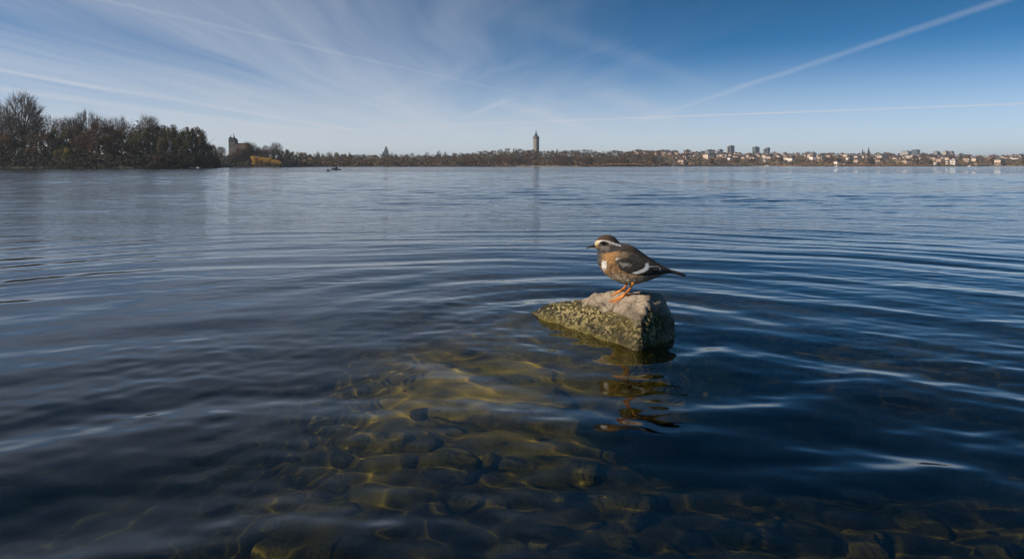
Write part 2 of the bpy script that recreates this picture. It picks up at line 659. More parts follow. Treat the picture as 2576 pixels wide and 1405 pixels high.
# ------------------------------------------------------------------ the rock
def make_rock():
    d, tr = ico(8)
    d = d / np.linalg.norm(d, axis=1)[:, None]
    c = np.array([0.50, 3.32, -0.12])
    A, B, C = np.array([.055, 3.72, 0]), np.array([.55, 2.935, 0]), np.array([.79, 3.21, 0])
    planes = [((-.856 * .84, -.517 * .84, .54), (A + B) / 2),
              ((-.62, -.30, 1.0), (.402, 3.254, .071)),
              ((.753 * .90, -.658 * .90, .43), (B + C) / 2),
              ((.93, .10, .37), (.80, 3.22, 0)),
              ((.12, .05, 1.0), (.62, 3.25, .196)),
              ((.50, .86, .20), (.509, 3.42, .178)),
              ((-.80, .50, .35), (.03, 3.75, 0)),
              ((.02, -.94, .33), (.55, 2.90, 0)),
              ((0, 0, -1), (0, 0, -.62))]
    pw = 30
    acc = np.zeros(len(d))
    for n, q in planes:
        n = np.array(n) / np.linalg.norm(n)
        den = d @ n
        dist = float(np.dot(n, np.array(q) - c))
        t = np.where(den > 1e-4, dist / np.maximum(den, 1e-4), 1e3)
        acc += np.minimum(t, 1e3) ** -float(pw)
    t = acc ** (-1.0 / pw)
    P = c + d * t[:, None]
    x, y, z = P.T
    P = P + d * (0.030 * fbm(x * 5, y * 5, z * 5, 11, 4) + 0.021 * fbm(x * 15, y * 15, z * 15, 15, 4) + 0.008 * fbm(x * 48, y * 48, z * 48, 19, 3))[:, None]
    x, y, z = P.T
    # barnacle crust: up to a wavering line, not on the worn top
    line = 0.108 + 0.035 * fbm(x * 6, y * 6, z * 3, 21, 3) - 0.10 * sstep(.25, .05, x) * 0 + 0.05 * sstep(.40, .15, x)
    mask = sstep(0.030, -0.030, z - line + 0.03 * fbm(x * 22, y * 22, z * 22, 25, 3)) * (0.55 + 0.45 * sstep(-.75, -.15, fbm(x * 11, y * 11, z * 11, 27, 3)))
    mask = mask * (1 - 0.45 * sstep(0.62, 0.72, x + 0.25 * (3.1 - y)))
    seedsel = rng.permutation(len(P))[:24000]
    cand = P[seedsel]
    kd = KDTree(2600)
    pts, kept = [], {}
    cell = 0.0105
    for q in cand:
        key = tuple(np.floor(q / cell).astype(int))
        ok = True
        for dx in (-1, 0, 1):
            for dy in (-1, 0, 1):
                for dz in (-1, 0, 1):
                    for o in kept.get((key[0] + dx, key[1] + dy, key[2] + dz), ()):
                        if (o[0] - q[0]) ** 2 + (o[1] - q[1]) ** 2 + (o[2] - q[2]) ** 2 < cell * cell:
                            ok = False
        if ok and q[2] > -0.3:
            kept.setdefault(key, []).append(q)
            pts.append(q)
    kd = KDTree(len(pts))
    hs = rng.uniform(0.25, 1.0, len(pts))
    for i, q in enumerate(pts):
        kd.insert(q, i)
    kd.balance()
    hgt = np.zeros(len(P))
    shell = np.zeros(len(P))
    for i in range(len(P)):
        if mask[i] > 0.02 and z[i] > -0.3:
            co, idx, dist = kd.find(P[i])
            rr = dist / (0.0098 * (0.6 + 0.5 * hs[idx]))
            cone = max(0.0, 1.0 - rr) ** 0.8
            pit = max(0.0, 1.0 - rr / 0.42)
            hgt[i] = hs[idx] * (min(cone, 0.62) * 1.5 - pit * 1.0)
            shell[i] = min(1.0, cone * 2.2) * hs[idx] * (1 - 0.7 * min(1, pit * 2))
    P = P + d * (0.0105 * hgt * mask)[:, None]
    col = np.stack([mask, shell * mask, np.clip(hgt, 0, 1), np.ones(len(P))], -1)
    return P, tr, col


RP, RT, RC = make_rock()
m_rock, p = new_mat('barnacled rock')
v = coords('Object')
rx, ry, rz = sep(v)
sepc = X.nt.nodes.new('ShaderNodeSeparateColor')
X.nt.links.new(attr('crust').s, sepc.inputs[0])
mk, sh = X(sepc.outputs[0]), X(sepc.outputs[1])
n1 = xnoise(v, 14.0, 6, 0.65)
n2 = xnoise(v, 60.0, 5, 0.6)
n3 = xnoise(v, 5.0, 4, 0.6)
top = xmix(xstep(0.35, 0.66, n1), (0.33, 0.265, 0.195), (0.17, 0.135, 0.098))
top = xmix(xstep(0.50, 0.72, n2) * 0.7, top, (0.42, 0.36, 0.29))
top = xmix(xstep(0.55, 0.70, n3) * 0.5, top, (0.15, 0.125, 0.085))
cr = xmix(xstep(0.40, 0.62, n1), (0.026, 0.022, 0.010), (0.075, 0.062, 0.020))
cr = xmix(xstep(0.28, 0.80, sh), cr, xmix(xstep(0.42, 0.6, n3), (0.36, 0.295, 0.140), (0.17, 0.140, 0.060)))
base = xmix(xstep(0.25, 0.75, mk + (n1 - 0.5) * 0.5), top, cr)
alg = xstep(0.035, -0.03, rz + (n3 - 0.5) * 0.10) * 0.85
base = xmix(alg, base, xmix(xstep(0.3, 0.7, n1), (0.17, 0.135, 0.012), (0.27, 0.21, 0.03)))
setin(p, 'Base Color', base)
wet = xstep(0.070, 0.020, rz + (n1 - 0.5) * 0.05)
setin(p, 'Base Color', xmix(wet * 0.55, base, xmix(0.5, base, (0.01, 0.009, 0.004))))
setin(p, 'Roughness', 0.88 - wet * 0.55)
setin(p, 'Specular IOR Level', 0.3)
setin(p, 'Normal', bump(xnoise(v, 70.0, 7, 0.75), 0.9, 0.010))
rme = tri_mesh('rock', RP, RT, [m_rock])
ca = rme.color_attributes.new('crust', 'FLOAT_COLOR', 'POINT')
ca.data.foreach_set('color', RC.astype(np.float32).ravel())
rock = link('rock', rme)
tag(rock, 'pointed pale rock crusted with olive barnacles rising out of the water under the bird', 'rock')
rock.cycles.is_caustics_receiver = True
ROCK_BVH = BVHTree.FromPolygons([Vector(q) for q in RP], RT.tolist())

# ------------------------------------------------------------------ the bird
BY = 3.17


def bpt(u, v, off=0.0):
    """a point of the bird's side view (traced in enlarged photo pixels) in its own mid plane"""
    px, py = (2180 + u / 4.683) * 0.66909, (860 + v / 4.683) * 0.66909
    return np.array([PX(px, BY), BY + off, PZ(py, BY)])


BU = BY / F * 0.66909 / 4.683          # metres per traced pixel
BORG = bpt(800, 600)


def catmull(P, n):
    P = np.asarray(P, float)
    Q = np.concatenate([[2 * P[0] - P[1]], P, [2 * P[-1] - P[-2]]])
    outp = []
    for i in range(len(P) - 1):
        p0, p1, p2, p3 = Q[i:i + 4]
        for t in np.linspace(0, 1, n, endpoint=False):
            outp.append(0.5 * (2 * p1 + (p2 - p0) * t + (2 * p0 - 5 * p1 + 4 * p2 - p3) * t * t + (-p0 + 3 * p1 - 3 * p2 + p3) * t ** 3))
    outp.append(P[-1])
    return np.array(outp)


rings = [  # top u,v  bottom u,v  half width
    (262, 268, 262, 322, 16), (276, 222, 270, 338, 46), (300, 182, 292, 352, 66), (345, 142, 322, 376, 90), (420, 110, 338, 398, 112), (500, 104, 330, 410, 124),
    (570, 124, 318, 424, 132), (630, 166, 308, 446, 142), (680, 225, 303, 482, 162), (730, 258, 308, 540, 192), (790, 266, 326, 612, 220), (860, 280, 366, 700, 238),
    (930, 308, 440, 785, 250), (1000, 352, 540, 862, 254), (1080, 408, 660, 922, 252), (1150, 458, 800, 968, 244), (1225, 508, 950, 968, 226), (1300, 558, 1110, 930, 194),
    (1370, 602, 1240, 888, 156), (1440, 640, 1360, 845, 120), (1510, 676, 1460, 806, 86), (1575, 710, 1550, 780, 58), (1620, 728, 1610, 768, 40)]
RG = catmull(rings, 8)
NS = 96
th = np.linspace(0, 2 * math.pi, NS, endpoint=False)
bverts, buv = [], []
for (tu, tv, bu, bv, hw) in RG:
    cu, cv = (tu + bu) / 2, (tv + bv) / 2
    du, dv = (tu - bu) / 2, (tv - bv) / 2
    for a in th:
        ca_, sa_ = math.cos(a), math.sin(a)
        e = 0.92
        c2, s2 = math.copysign(abs(ca_) ** e, ca_), math.copysign(abs(sa_) ** e, sa_)
        u_, v_ = cu + du * c2, cv + dv * c2
        bverts.append(bpt(u_, v_, s2 * hw * BU) - BORG)
        buv.append((u_, v_))
bverts, buv = np.array(bverts), np.array(buv)
nr = len(RG)
bq = grid_quads(nr, NS, wrap=True)
c0, c1 = bverts[:NS].mean(0), bverts[-NS:].mean(0)
bverts = np.concatenate([bverts, [c0, c1]])
buv = np.concatenate([buv, [buv[:NS].mean(0), buv[-NS:].mean(0)]])
i0, i1 = len(bverts) - 2, len(bverts) - 1
caps = [(k, (k + 1) % NS, i0) for k in range(NS)] + [((nr - 1) * NS + (k + 1) % NS, (nr - 1) * NS + k, i1) for k in range(NS)]


def poly_sd(pts, uv):
    """signed distance (inside positive) to a polygon, in traced pixels"""
    pts = np.asarray(pts, float)
    n = len(pts)
    best = np.full(len(uv), 1e9)
    ins = np.zeros(len(uv), bool)
    for i in range(n):
        a, b = pts[i], pts[(i + 1) % n]
        ab = b - a
        t = np.clip(((uv - a) @ ab) / (ab @ ab), 0, 1)
        best = np.minimum(best, np.hypot(*(uv - a - t[:, None] * ab).T))
        cond = (a[1] > uv[:, 1]) != (b[1] > uv[:, 1])
        xx = a[0] + (uv[:, 1] - a[1]) / ((b[1] - a[1]) or 1e-9) * ab[0]
        ins ^= cond & (uv[:, 0] < xx)
    return np.where(ins, best, -best)


def paint(uv, base, layers, seed):
    col = np.tile(np.array(base, float), (len(uv), 1))
    jit = fbm(uv[:, 0] / 26, uv[:, 1] / 26, None, seed, 3) + 0.8 * fbm(uv[:, 0] / 9 + uv[:, 1] / 30, uv[:, 1] / 14 - uv[:, 0] / 40, None, seed + 7, 2)
    for pts, c, fe, op in layers:
        a = np.clip(0.5 + (poly_sd(pts, uv) + jit * fe * 0.7) / fe, 0, 1)
        a = a * a * (3 - 2 * a) * op
        col = col * (1 - a[:, None]) + np.array(c, float) * a[:, None]
    return col


body_layers = [
    ([(300, 380), (700, 330), (1000, 420), (1400, 700), (1400, 900), (900, 1020), (600, 950), (380, 760), (290, 560)], (.27, .155, .068), 60, 1),       # warm breast
    ([(420, 900), (560, 760), (760, 790), (1000, 800), (1400, 780), (1500, 900), (900, 1050), (600, 1000)], (.52, .43, .32), 130, .95),               # belly
    ([(1000, 1050), (1150, 820), (1350, 790), (1640, 760), (1640, 900), (1200, 1000)], (.33, .28, .22), 90, .9),
    ([(690, 230), (560, 330), (640, 380), (900, 400), (1100, 560), (1500, 760), (1680, 760), (1640, 690), (1300, 520), (1000, 310), (800, 235)], (.058, .043, .031), 46, 1),   # mantle and back
    ([(420, 410), (480, 385), (640, 362), (600, 430), (530, 520), (490, 560), (420, 610), (400, 520)], (.50, .275, .105), 46, .9),                        # orange collar
    ([(280, 330), (372, 388), (358, 470), (350, 520), (346, 640), (385, 760), (330, 720), (270, 520)], (.075, .085, .10), 34, .95),                      # blue grey breast edge
    ([(375, 530), (415, 520), (436, 560), (430, 640), (396, 712), (366, 660), (354, 590)], (.86, .83, .80), 16, 1),                                     # white breast patch
    ([(250, 300), (330, 250), (700, 270), (720, 330), (560, 380), (430, 400), (330, 420), (290, 380)], (.055, .050, .048), 30, 1),                       # dark face
    ([(325, 290), (400, 270), (500, 285), (500, 330), (450, 370), (360, 355)], (.19, .165, .145), 34, .9),                                              # grey cheek
    ([(230, 260), (255, 170), (340, 60), (560, 60), (760, 250), (700, 280), (560, 215), (450, 190), (360, 190), (290, 215)], (.085, .044, .026), 18, 1),  # crown
    ([(560, 90), (700, 180), (760, 270), (690, 275), (580, 215), (520, 160)], (.030, .024, .022), 60, .9),
    ([(240, 275), (254, 236), (286, 208), (330, 194), (372, 196), (352, 220), (326, 244), (296, 272), (270, 286)], (.68, .58, .38), 18, 1),               # pale forehead
    ([(330, 194), (420, 187), (470, 196), (560, 222), (640, 248), (692, 268), (674, 292), (600, 270), (520, 242), (440, 212), (380, 206), (335, 230)], (.72, .71, .70), 14, .95),  # brow stripe
    ([(238, 320), (262, 280), (310, 275), (330, 310), (300, 352)], (.34, .22, .08), 26, .8),
    ([(338, 232), (365, 206), (420, 204), (468, 225), (470, 262), (430, 284), (372, 284), (342, 266)], (.014, .012, .011), 16, 1),                       # eye mask
]
bcol = paint(buv, (.27, .2, .13), body_layers, 5)
str_n = fbm(buv[:, 0] / 20 + buv[:, 1] / 60, buv[:, 1] / 55 - buv[:, 0] / 90, None, 44, 3)
onb = sstep(420, 560, buv[:, 1]) * sstep(1250, 900, buv[:, 0])
bcol *= (1 + 1.15 * np.clip(str_n, -.75, .45) * onb)[:, None]
bcol *= (1 + 0.30 * fbm(buv[:, 0] / 12, buv[:, 1] / 12, None, 46, 3))[:, None]


def feather_mat(name, rough=0.75, sx=60.0, sz=200.0):
    m, p = new_mat(name)
    v = coords('Object')
    a, b, c = sep(v)
    n = xnoise(xcomb(a * sx + c * 40.0, b * 120.0, c * sz - a * 30.0), 1.0, 4, 0.65)
    n2 = xnoise(v, 260.0, 3, 0.6)
    col = xmix(xstep(0.34, 0.66, n) * 0.75, attr('plumage'), xmix(0.5, attr('plumage'), (0.02, 0.016, 0.012)))
    setin(p, 'Base Color', col)
    setin(p, 'Roughness', rough)
    setin(p, 'Specular IOR Level', 0.25)
    setin(p, 'Normal', bump(n * 0.7 + n2 * 0.3, 0.9, 0.007))
    try:
        setin(p, 'Sheen Weight', 0.12)
    except Exception:
        pass
    return m


m_plume = feather_mat('plumage')
m_wing = feather_mat('wing feathers', 0.6, 30.0, 260.0)


def add_cols(me, name, col):
    a = me.color_attributes.new(name, 'FLOAT_COLOR', 'POINT')
    a.data.foreach_set('color', np.concatenate([np.clip(col, 0, 1), np.ones((len(col), 1))], 1).astype(np.float32).ravel())


bird = empty('bird', BORG)
tag(bird, 'plump brown bird with white brow stripe, dark wings and orange legs standing on the rock', 'bird')


def feathers(n):
    """small overlapping body feathers lying back along the plumage"""
    G = bverts[:nr * NS].reshape(nr, NS, 3)
    CG = bcol[:nr * NS].reshape(nr, NS, 3)
    g = np.random.default_rng(77)
    circ = np.linalg.norm(np.diff(G, axis=1), axis=2).sum(1)
    ln = np.linalg.norm(np.gradient(G, axis=0), axis=2).mean(1)
    wgt = circ * ln
    wgt[:3] = 0
    wgt[-3:] = 0
    i = g.choice(nr, n, p=wgt / wgt.sum())
    j = g.integers(0, NS, n)
    i = np.clip(i, 2, nr - 3)
    p = G[i, j] + (G[i + 1, j] - G[i, j]) * g.uniform(0, 1, n)[:, None] + (G[i, (j + 1) % NS] - G[i, j]) * g.uniform(0, 1, n)[:, None]
    t = G[i + 2, j] - G[i - 2, j]
    t /= np.linalg.norm(t, axis=1)[:, None] + 1e-9
    b = G[i, (j + 2) % NS] - G[i, (j - 2) % NS]
    b /= np.linalg.norm(b, axis=1)[:, None] + 1e-9
    nn = np.cross(t, b)
    nn /= np.linalg.norm(nn, axis=1)[:, None] + 1e-9
    nn *= np.sign((nn * (p - G[i].mean(1))).sum(1))[:, None]
    b = np.cross(nn, t)
    t = t + b * g.normal(0, .22, n)[:, None]
    size = BU * (14 + 26 * sstep(30, 80, i.astype(float))) * g.uniform(.7, 1.3, n)
    L, W_, H = size[:, None], (size * .34)[:, None], (size * .16)[:, None]
    V = np.stack([p - t * L * .45 - nn * BU * 2, p - b * W_ + nn * H * .55, p + t * L * .6 + nn * H, p + b * W_ + nn * H * .55], 1).reshape(-1, 3)
    c = CG[i, j] * g.uniform(.80, 1.20, n)[:, None]
    c = np.stack([c * .8, c, c * 1.08 + .002, c], 1).reshape(-1, 3)
    return V, np.arange(4 * n).reshape(n, 4), c


FV, FQ, FC = feathers(9000)
nb_ = len(bverts)
bme = np_mesh('body', np.concatenate([bverts, FV]), np.concatenate([bq, FQ + nb_]), True, [m_plume], tris=np.array(caps))
add_cols(bme, 'plumage', np.concatenate([bcol, FC]))
body = link('body', bme, bird)
BB = BVHTree.FromPolygons([Vector(q) for q in bverts], bq.tolist())


def side_y(u, v, sgn):
    q = bpt(u, v) - BORG
    hit = BB.ray_cast(Vector((q[0], sgn * 0.5, q[2])), Vector((0, -sgn, 0)))
    return abs(hit[0].y) if hit[0] is not None and hit[0].y * sgn > 0 else 0.0


wlow = catmull([(592, 498), (612, 560), (668, 680), (760, 742), (900, 780), (1050, 800), (1200, 806), (1340, 800), (1450, 778), (1530, 752), (1592, 722)], 9)
wup = catmull([(592, 492), (606, 452), (660, 396), (750, 366), (860, 374), (980, 432), (1100, 506), (1220, 575), (1340, 628), (1470, 682), (1592, 716)], 9)
wing_layers = [
    ([(560, 480), (600, 420), (680, 360), (800, 345), (900, 370), (880, 430), (800, 470), (720, 480), (640, 505), (600, 530)], (.23, .165, .095), 44, .95),
    ([(800, 350), (960, 400), (1100, 490), (1300, 600), (1240, 640), (1000, 560), (880, 520), (820, 450)], (.060, .050, .040), 60, .8),
    ([(590, 492), (640, 470), (650, 492), (622, 506), (600, 520)], (.62, .60, .56), 14, .85),
    ([(660, 560), (720, 555), (790, 572), (850, 596), (800, 616), (720, 628), (670, 606)], (.34, .32, .30), 44, .8),
    ([(878, 738), (930, 716), (1000, 694), (1062, 664), (1102, 632), (1116, 590), (1136, 574), (1172, 596), (1178, 628), (1160, 676), (1110, 712), (1060, 734), (1010, 748), (940, 752)], (.86, .86, .86), 14, 1),
    ([(1150, 566), (1240, 566), (1335, 574), (1335, 581), (1240, 577), (1150, 578)], (.55, .54, .52), 8, .9),
    ([(1160, 626), (1280, 632), (1388, 642), (1388, 650), (1280, 644), (1160, 640)], (.60, .59, .57), 8, .95),
    ([(1240, 672), (1370, 684), (1370, 690), (1240, 682)], (.45, .44, .42), 7, .8),
    ([(1374, 668), (1392, 668), (1392, 708), (1374, 708)], (.75, .75, .74), 8, 1),
    ([(1165, 516), (1215, 530), (1215, 538), (1165, 530)], (.5, .49, .47), 8, .8),
]


def make_wing(sgn):
    nu, nv = len(wlow), 40
    V, U = [], []
    for i in range(nu):
        for j in range(nv + 1):
            t = j / nv
            u_, v_ = wlow[i] * (1 - t) + wup[i] * t
            U.append((u_, v_))
            y = side_y(u_, v_, sgn)
            s = i / (nu - 1)
            edge = min(1.0, 4 * t * (1 - t) * 1.6) ** 0.6 * min(1.0, s * 9) ** 0.5
            edge *= min(1.0, (1 - s) * 10 + 0.35) ** 0.5
            y = max(y, 26 * BU)
            y += (22 * edge - 6) * BU
            # overlapping rows of coverts and long flight feathers
            if s > 0.45:
                y += 5.0 * BU * (((t * 7.0 + s * 1.2) % 1.0) - 0.5) * sstep(.45, .6, s)
            else:
                y += 3.0 * BU * math.sin(u_ / 17.0 + v_ / 60.0) * math.sin(v_ / 21.0)
            q = bpt(u_, v_) - BORG
            V.append((q[0], sgn * y, q[2]))
    V, U = np.array(V), np.array(U)
    q = grid_quads(nu, nv + 1)
    inner = V.copy()
    inner[:, 1] = sgn * np.maximum(np.abs(V[:, 1]) - 34 * BU, 2 * BU)
    n = len(V)
    b = [i * (nv + 1) for i in range(nu)]
    tp = [i * (nv + 1) + nv for i in range(nu)]
    rim = [(b[i], b[i + 1], n + b[i + 1], n + b[i]) for i in range(nu - 1)] + [(tp[i + 1], tp[i], n + tp[i], n + tp[i + 1]) for i in range(nu - 1)]
    e = (nu - 1) * (nv + 1)
    rim += [(j + 1, j, n + j, n + j + 1) for j in range(nv)] + [(e + j, e + j + 1, n + e + j + 1, n + e + j) for j in range(nv)]
    Q = np.concatenate([q, q[:, ::-1] + n, np.array(rim)])
    if sgn > 0:
        Q = Q[:, ::-1]
    me = np_mesh('wing', np.concatenate([V, inner]), Q, True, [m_wing])
    c = paint(U, (.020, .017, .016), wing_layers, 9)
    rw = (U[:, 1] - U[:, 0] * .30) / 30.0
    cl_ = (U[:, 0] + U[:, 1] * .35) / 46.0 + .5 * (np.floor(rw) % 2)
    rad_ = np.hypot((cl_ % 1.0) - .35, ((rw % 1.0) - .5) * .9)
    edge_ = sstep(.36, .46, rad_) * sstep(.60, .50, rad_) * sstep(1180, 1000, U[:, 0])
    prim_ = (U[:, 1] - U[:, 0] * .42 + 180) / 21.0
    ln_ = sstep(.80, .92, prim_ % 1.0) * sstep(1060, 1220, U[:, 0])
    c = c + (edge_ * .055 + ln_ * .05)[:, None] * np.array([1.0, .88, .74])
    add_cols(me, 'plumage', np.concatenate([c, c]))
    return link('wing', me, bird)


make_wing(-1)
make_wing(1)
# tail: a flat fan of long dark feathers
tl = MB()
for k in range(5):
    o = (k - 2) * 13
    pts = [bpt(1440, 738, o * .5 * BU) - BORG, bpt(1580, 742 + abs(k - 2) * 2, o * BU) - BORG, bpt(1720, 775 + abs(k - 2) * 2, o * 1.3 * BU) - BORG, bpt(1835, 806 + abs(k - 2) * 2, o * 1.4 * BU) - BORG, bpt(1858, 814, o * 1.4 * BU) - BORG]
    wv = [20, 31, 29, 25, 10]
    vs, fs = [], []
    for q, hw in zip(pts, wv):
        for a in range(10):
            t = 2 * math.pi * a / 10
            vs.append((q[0], q[1] + math.cos(t) * 15 * BU, q[2] + math.sin(t) * hw * BU))
    for i in range(4):
        for a in range(10):
            fs.append((i * 10 + a, i * 10 + (a + 1) % 10, i * 10 + 10 + (a + 1) % 10, i * 10 + 10 + a))
    fs += [tuple(range(10))[::-1], tuple(40 + a for a in range(10))]
    tl.add(vs, fs)
m_tail = simple('tail feathers', (.016, .015, .016), (.026, .024, .023), 120, 0.55)
tl.build('tail', [m_tail], bird, True)
# beak
m_beak = simple('horn black beak', (.016, .014, .013), (.03, .026, .022), 90, 0.4, spec=0.5)
bk = catmull([(300, 303, 40), (255, 303, 31), (215, 307, 25), (170, 319, 17), (130, 335, 9), (104, 348, 2.5)], 5)
bm_ = MB()
bm_.tube([bpt(a, b) - BORG for a, b, _ in bk], [r * BU for _, _, r in bk], 14)
bm_.build('beak', [m_beak], bird, True)
# eyes
m_eye, p = new_mat('eye')
setin(p, 'Base Color', (.006, .005, .005))
setin(p, 'Roughness', 0.08)
e_co, e_tr = ico(4)
for s in (-1, 1):
    y = side_y(404, 244, s)
    q = bpt(404, 244) - BORG
    eo = link('eye', tri_mesh('eye', e_co * 27 * BU, e_tr, [m_eye]), bird)
    eo.location = (q[0], s * (y - 10 * BU), q[2])
# legs
m_leg = simple('scaly orange legs', (.62, .23, .045), (.45, .145, .03), 150, 0.5, 0.5, 0.002)
m_claw = simple('dark claws', (.03, .02, .015), None, 80, 0.4)


def on_rock(u, v, lift=0.004):
    px, py = (2180 + u / 4.683) * 0.66909, (860 + v / 4.683) * 0.66909
    d = Vector(((px - CX) / F, 1, (HY - py) / F)).normalized()
    h = ROCK_BVH.ray_cast(Vector((0, 0, EYE)), d)
    return h[0] + Vector((0, 0, lift)) if h[0] is not None else Vector(bpt(u, v))


def down(p, lift=0.005):
    h = ROCK_BVH.ray_cast(Vector((p.x, p.y, 1.0)), Vector((0, 0, -1)))
    return Vector((p.x, p.y, h[0].z + lift)) if h[0] is not None else p


def make_leg(hip, ankle_uv, toes, hind, yoff):
    B0 = Vector(BORG)
    hipw = Vector(bpt(*hip, yoff))
    ank = on_rock(*ankle_uv, lift=0.012)
    mid = hipw.lerp(ank, 0.5) + Vector((0.003, 0, -0.002))
    mb = MB()
    mb.tube([hipw + (hipw - ank) * 0.15 - B0, hipw - B0, mid - B0, ank - B0], [15 * BU * 2.0, 15 * BU * 1.7, 15 * BU * 1.35, 15 * BU * 1.5], 12)
    o = mb.build('leg', [m_leg], bird, True)
    tips = [on_rock(*t) for t in toes] + [down(ank + Vector(hind), 0.004)]
    for tp in tips:
        t = MB()
        path, rad = [], []
        for s in (0, .25, .5, .75, 1.0):
            q = ank.lerp(tp, s)
            if s > 0:
                q = down(q, 0.006 * (1 - s) + 0.003)
            path.append(q - B0)
            rad.append((15.5 - 8.5 * s + (1.6 if s in (.25, .75) else 0)) * BU)
        t.tube(path, rad, 10)
        toe = t.build('toe', [m_leg], o, True)
        cl = MB()
        dr = (path[-1] - path[-2]).normalized()
        cl.tube([path[-1] - dr * 4 * BU, path[-1] + dr * 13 * BU + Vector((0, 0, 2 * BU)), path[-1] + dr * 30 * BU - Vector((0, 0, 5 * BU))], [6 * BU, 4.5 * BU, 1 * BU], 8)
        cl.build('claw', [m_claw], o, True)
    return o


make_leg((905, 955), (800, 1185), [(505, 1288), (560, 1300), (600, 1318)], (0.030, 0.004, 0), -0.028)
make_leg((865, 965), (738, 1118), [(560, 1190), (575, 1165), (625, 1120)], (0.028, 0.006, 0), 0.030)

# ------------------------------------------------------------------ land beyond the lake
def interp(xv, table):
    a = np.array(table, float)
    return np.interp(xv, a[:, 0], a[:, 1])


SHORE = [(-4000, 230), (0, 255), (300, 262), (520, 275), (545, 330), (580, 430), (700, 450), (800, 560), (1000, 640), (1200, 700), (1400, 740), (1650, 800), (1900, 960), (2200, 1000), (2576, 1000), (6000, 900)]


def hill(px, Y):
    """ground height: a low bank behind the shore, a wooded rise round the tower and the town's long slope"""
    d = Y - interp(px, SHORE)
    z = -1.2 + 1.9 * sstep(-6, 4, d) + 0.8 * sstep(4, 40, d)
    wood = sstep(1050, 1280, px) * (1 - 0.7 * sstep(1560, 1800, px))
    z = z + wood * 11 * sstep(20, 220, d)
    town = sstep(1420, 1720, px) * (1 - 0.30 * sstep(2000, 2576, px))
    t = np.clip(d / 1000.0, 0, 1.15)
    z = z + town * 25 * t ** 1.1
    left = sstep(560, 420, px)
    z = z + left * 2.0 * sstep(6, 60, d)
    return z


m_land, p = new_mat('bank earth and dry grass')
v = coords('Object')
n1 = xnoise(v, 0.05, 5, 0.6)
n2 = xnoise(v, 0.9, 4, 0.6)
c = xmix(xstep(0.35, 0.65, n1), (0.030, 0.027, 0.014), (0.055, 0.043, 0.024))
c = xmix(xstep(0.5, 0.7, n2) * 0.5, c, (0.035, 0.030, 0.018))
setin(p, 'Base Color', c)
setin(p, 'Roughness', 0.95)
pxs = np.concatenate([np.linspace(-4000, -50, 60), np.linspace(-40, 2620, 420), np.linspace(2640, 6000, 50)])
dd = np.concatenate([np.linspace(-10, 8, 13), np.linspace(12, 60, 10), np.geomspace(75, 1400, 34), np.geomspace(1500, 5500, 8)])
Pg, Dg = np.meshgrid(pxs, dd, indexing='xy')
sh_ = interp(Pg, SHORE)
wob_ = 5.0 * fbm(Pg / 26.0, Pg * 0 + 2.0, None, 61, 4)
Yg2 = sh_ + Dg + wob_
Zg = hill(Pg, Yg2 - wob_) + 0.25 * fbm(Pg / 7.0, Dg / 9.0, None, 62, 3)
lco = np.stack([PX(Pg, Yg2), Yg2, Zg], -1).reshape(-1, 3)
land = link('land', np_mesh('land', lco, grid_quads(len(dd), len(pxs)), True, [m_land]))
tag(land, kind='structure')


def ground(px, Y):
    return float(hill(np.array([float(px)]), np.array([float(Y)]))[0])


# ------------------------------------------------------------------ trees
def bark(name, c):
    return simple(name, c, tuple(x * 0.6 for x in c), 1.2, 0.95)


m_bark = bark('grey brown bark', (.085, .072, .060))
m_twig = bark('dark twigs', (.070, .058, .050))


def leafmat(name, c1, c2):
    m, p = new_mat(name)
    v = coords('Object')
    n = xnoise(v, 0.55, 4, 0.65)
    n2 = xnoise(v, 4.0, 2, 0.5)
    setin(p, 'Base Color', xmix(xstep(0.36, 0.64, n * 0.75 + n2 * 0.25), c1, c2))
    setin(p, 'Roughness', 0.85)
    setin(p, 'Specular IOR Level', 0.15)
    return m


m_brown = leafmat('brown autumn leaves', (.075, .053, .033), (.19, .125, .068))
m_rust = leafmat('reddish brown leaves', (.075, .043, .028), (.165, .090, .052))
m_olive = leafmat('dull olive leaves', (.065, .060, .026), (.18, .15, .062))
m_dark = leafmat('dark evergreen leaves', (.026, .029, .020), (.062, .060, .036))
m_gold = leafmat('golden willow twigs', (.50, .30, .060), (.68, .43, .11))
m_yolive = leafmat('yellow green leaves', (.16, .135, .025), (.28, .22, .050))
m_grey = leafmat('grey brown twig haze', (.070, .060, .050), (.130, .108, .085))


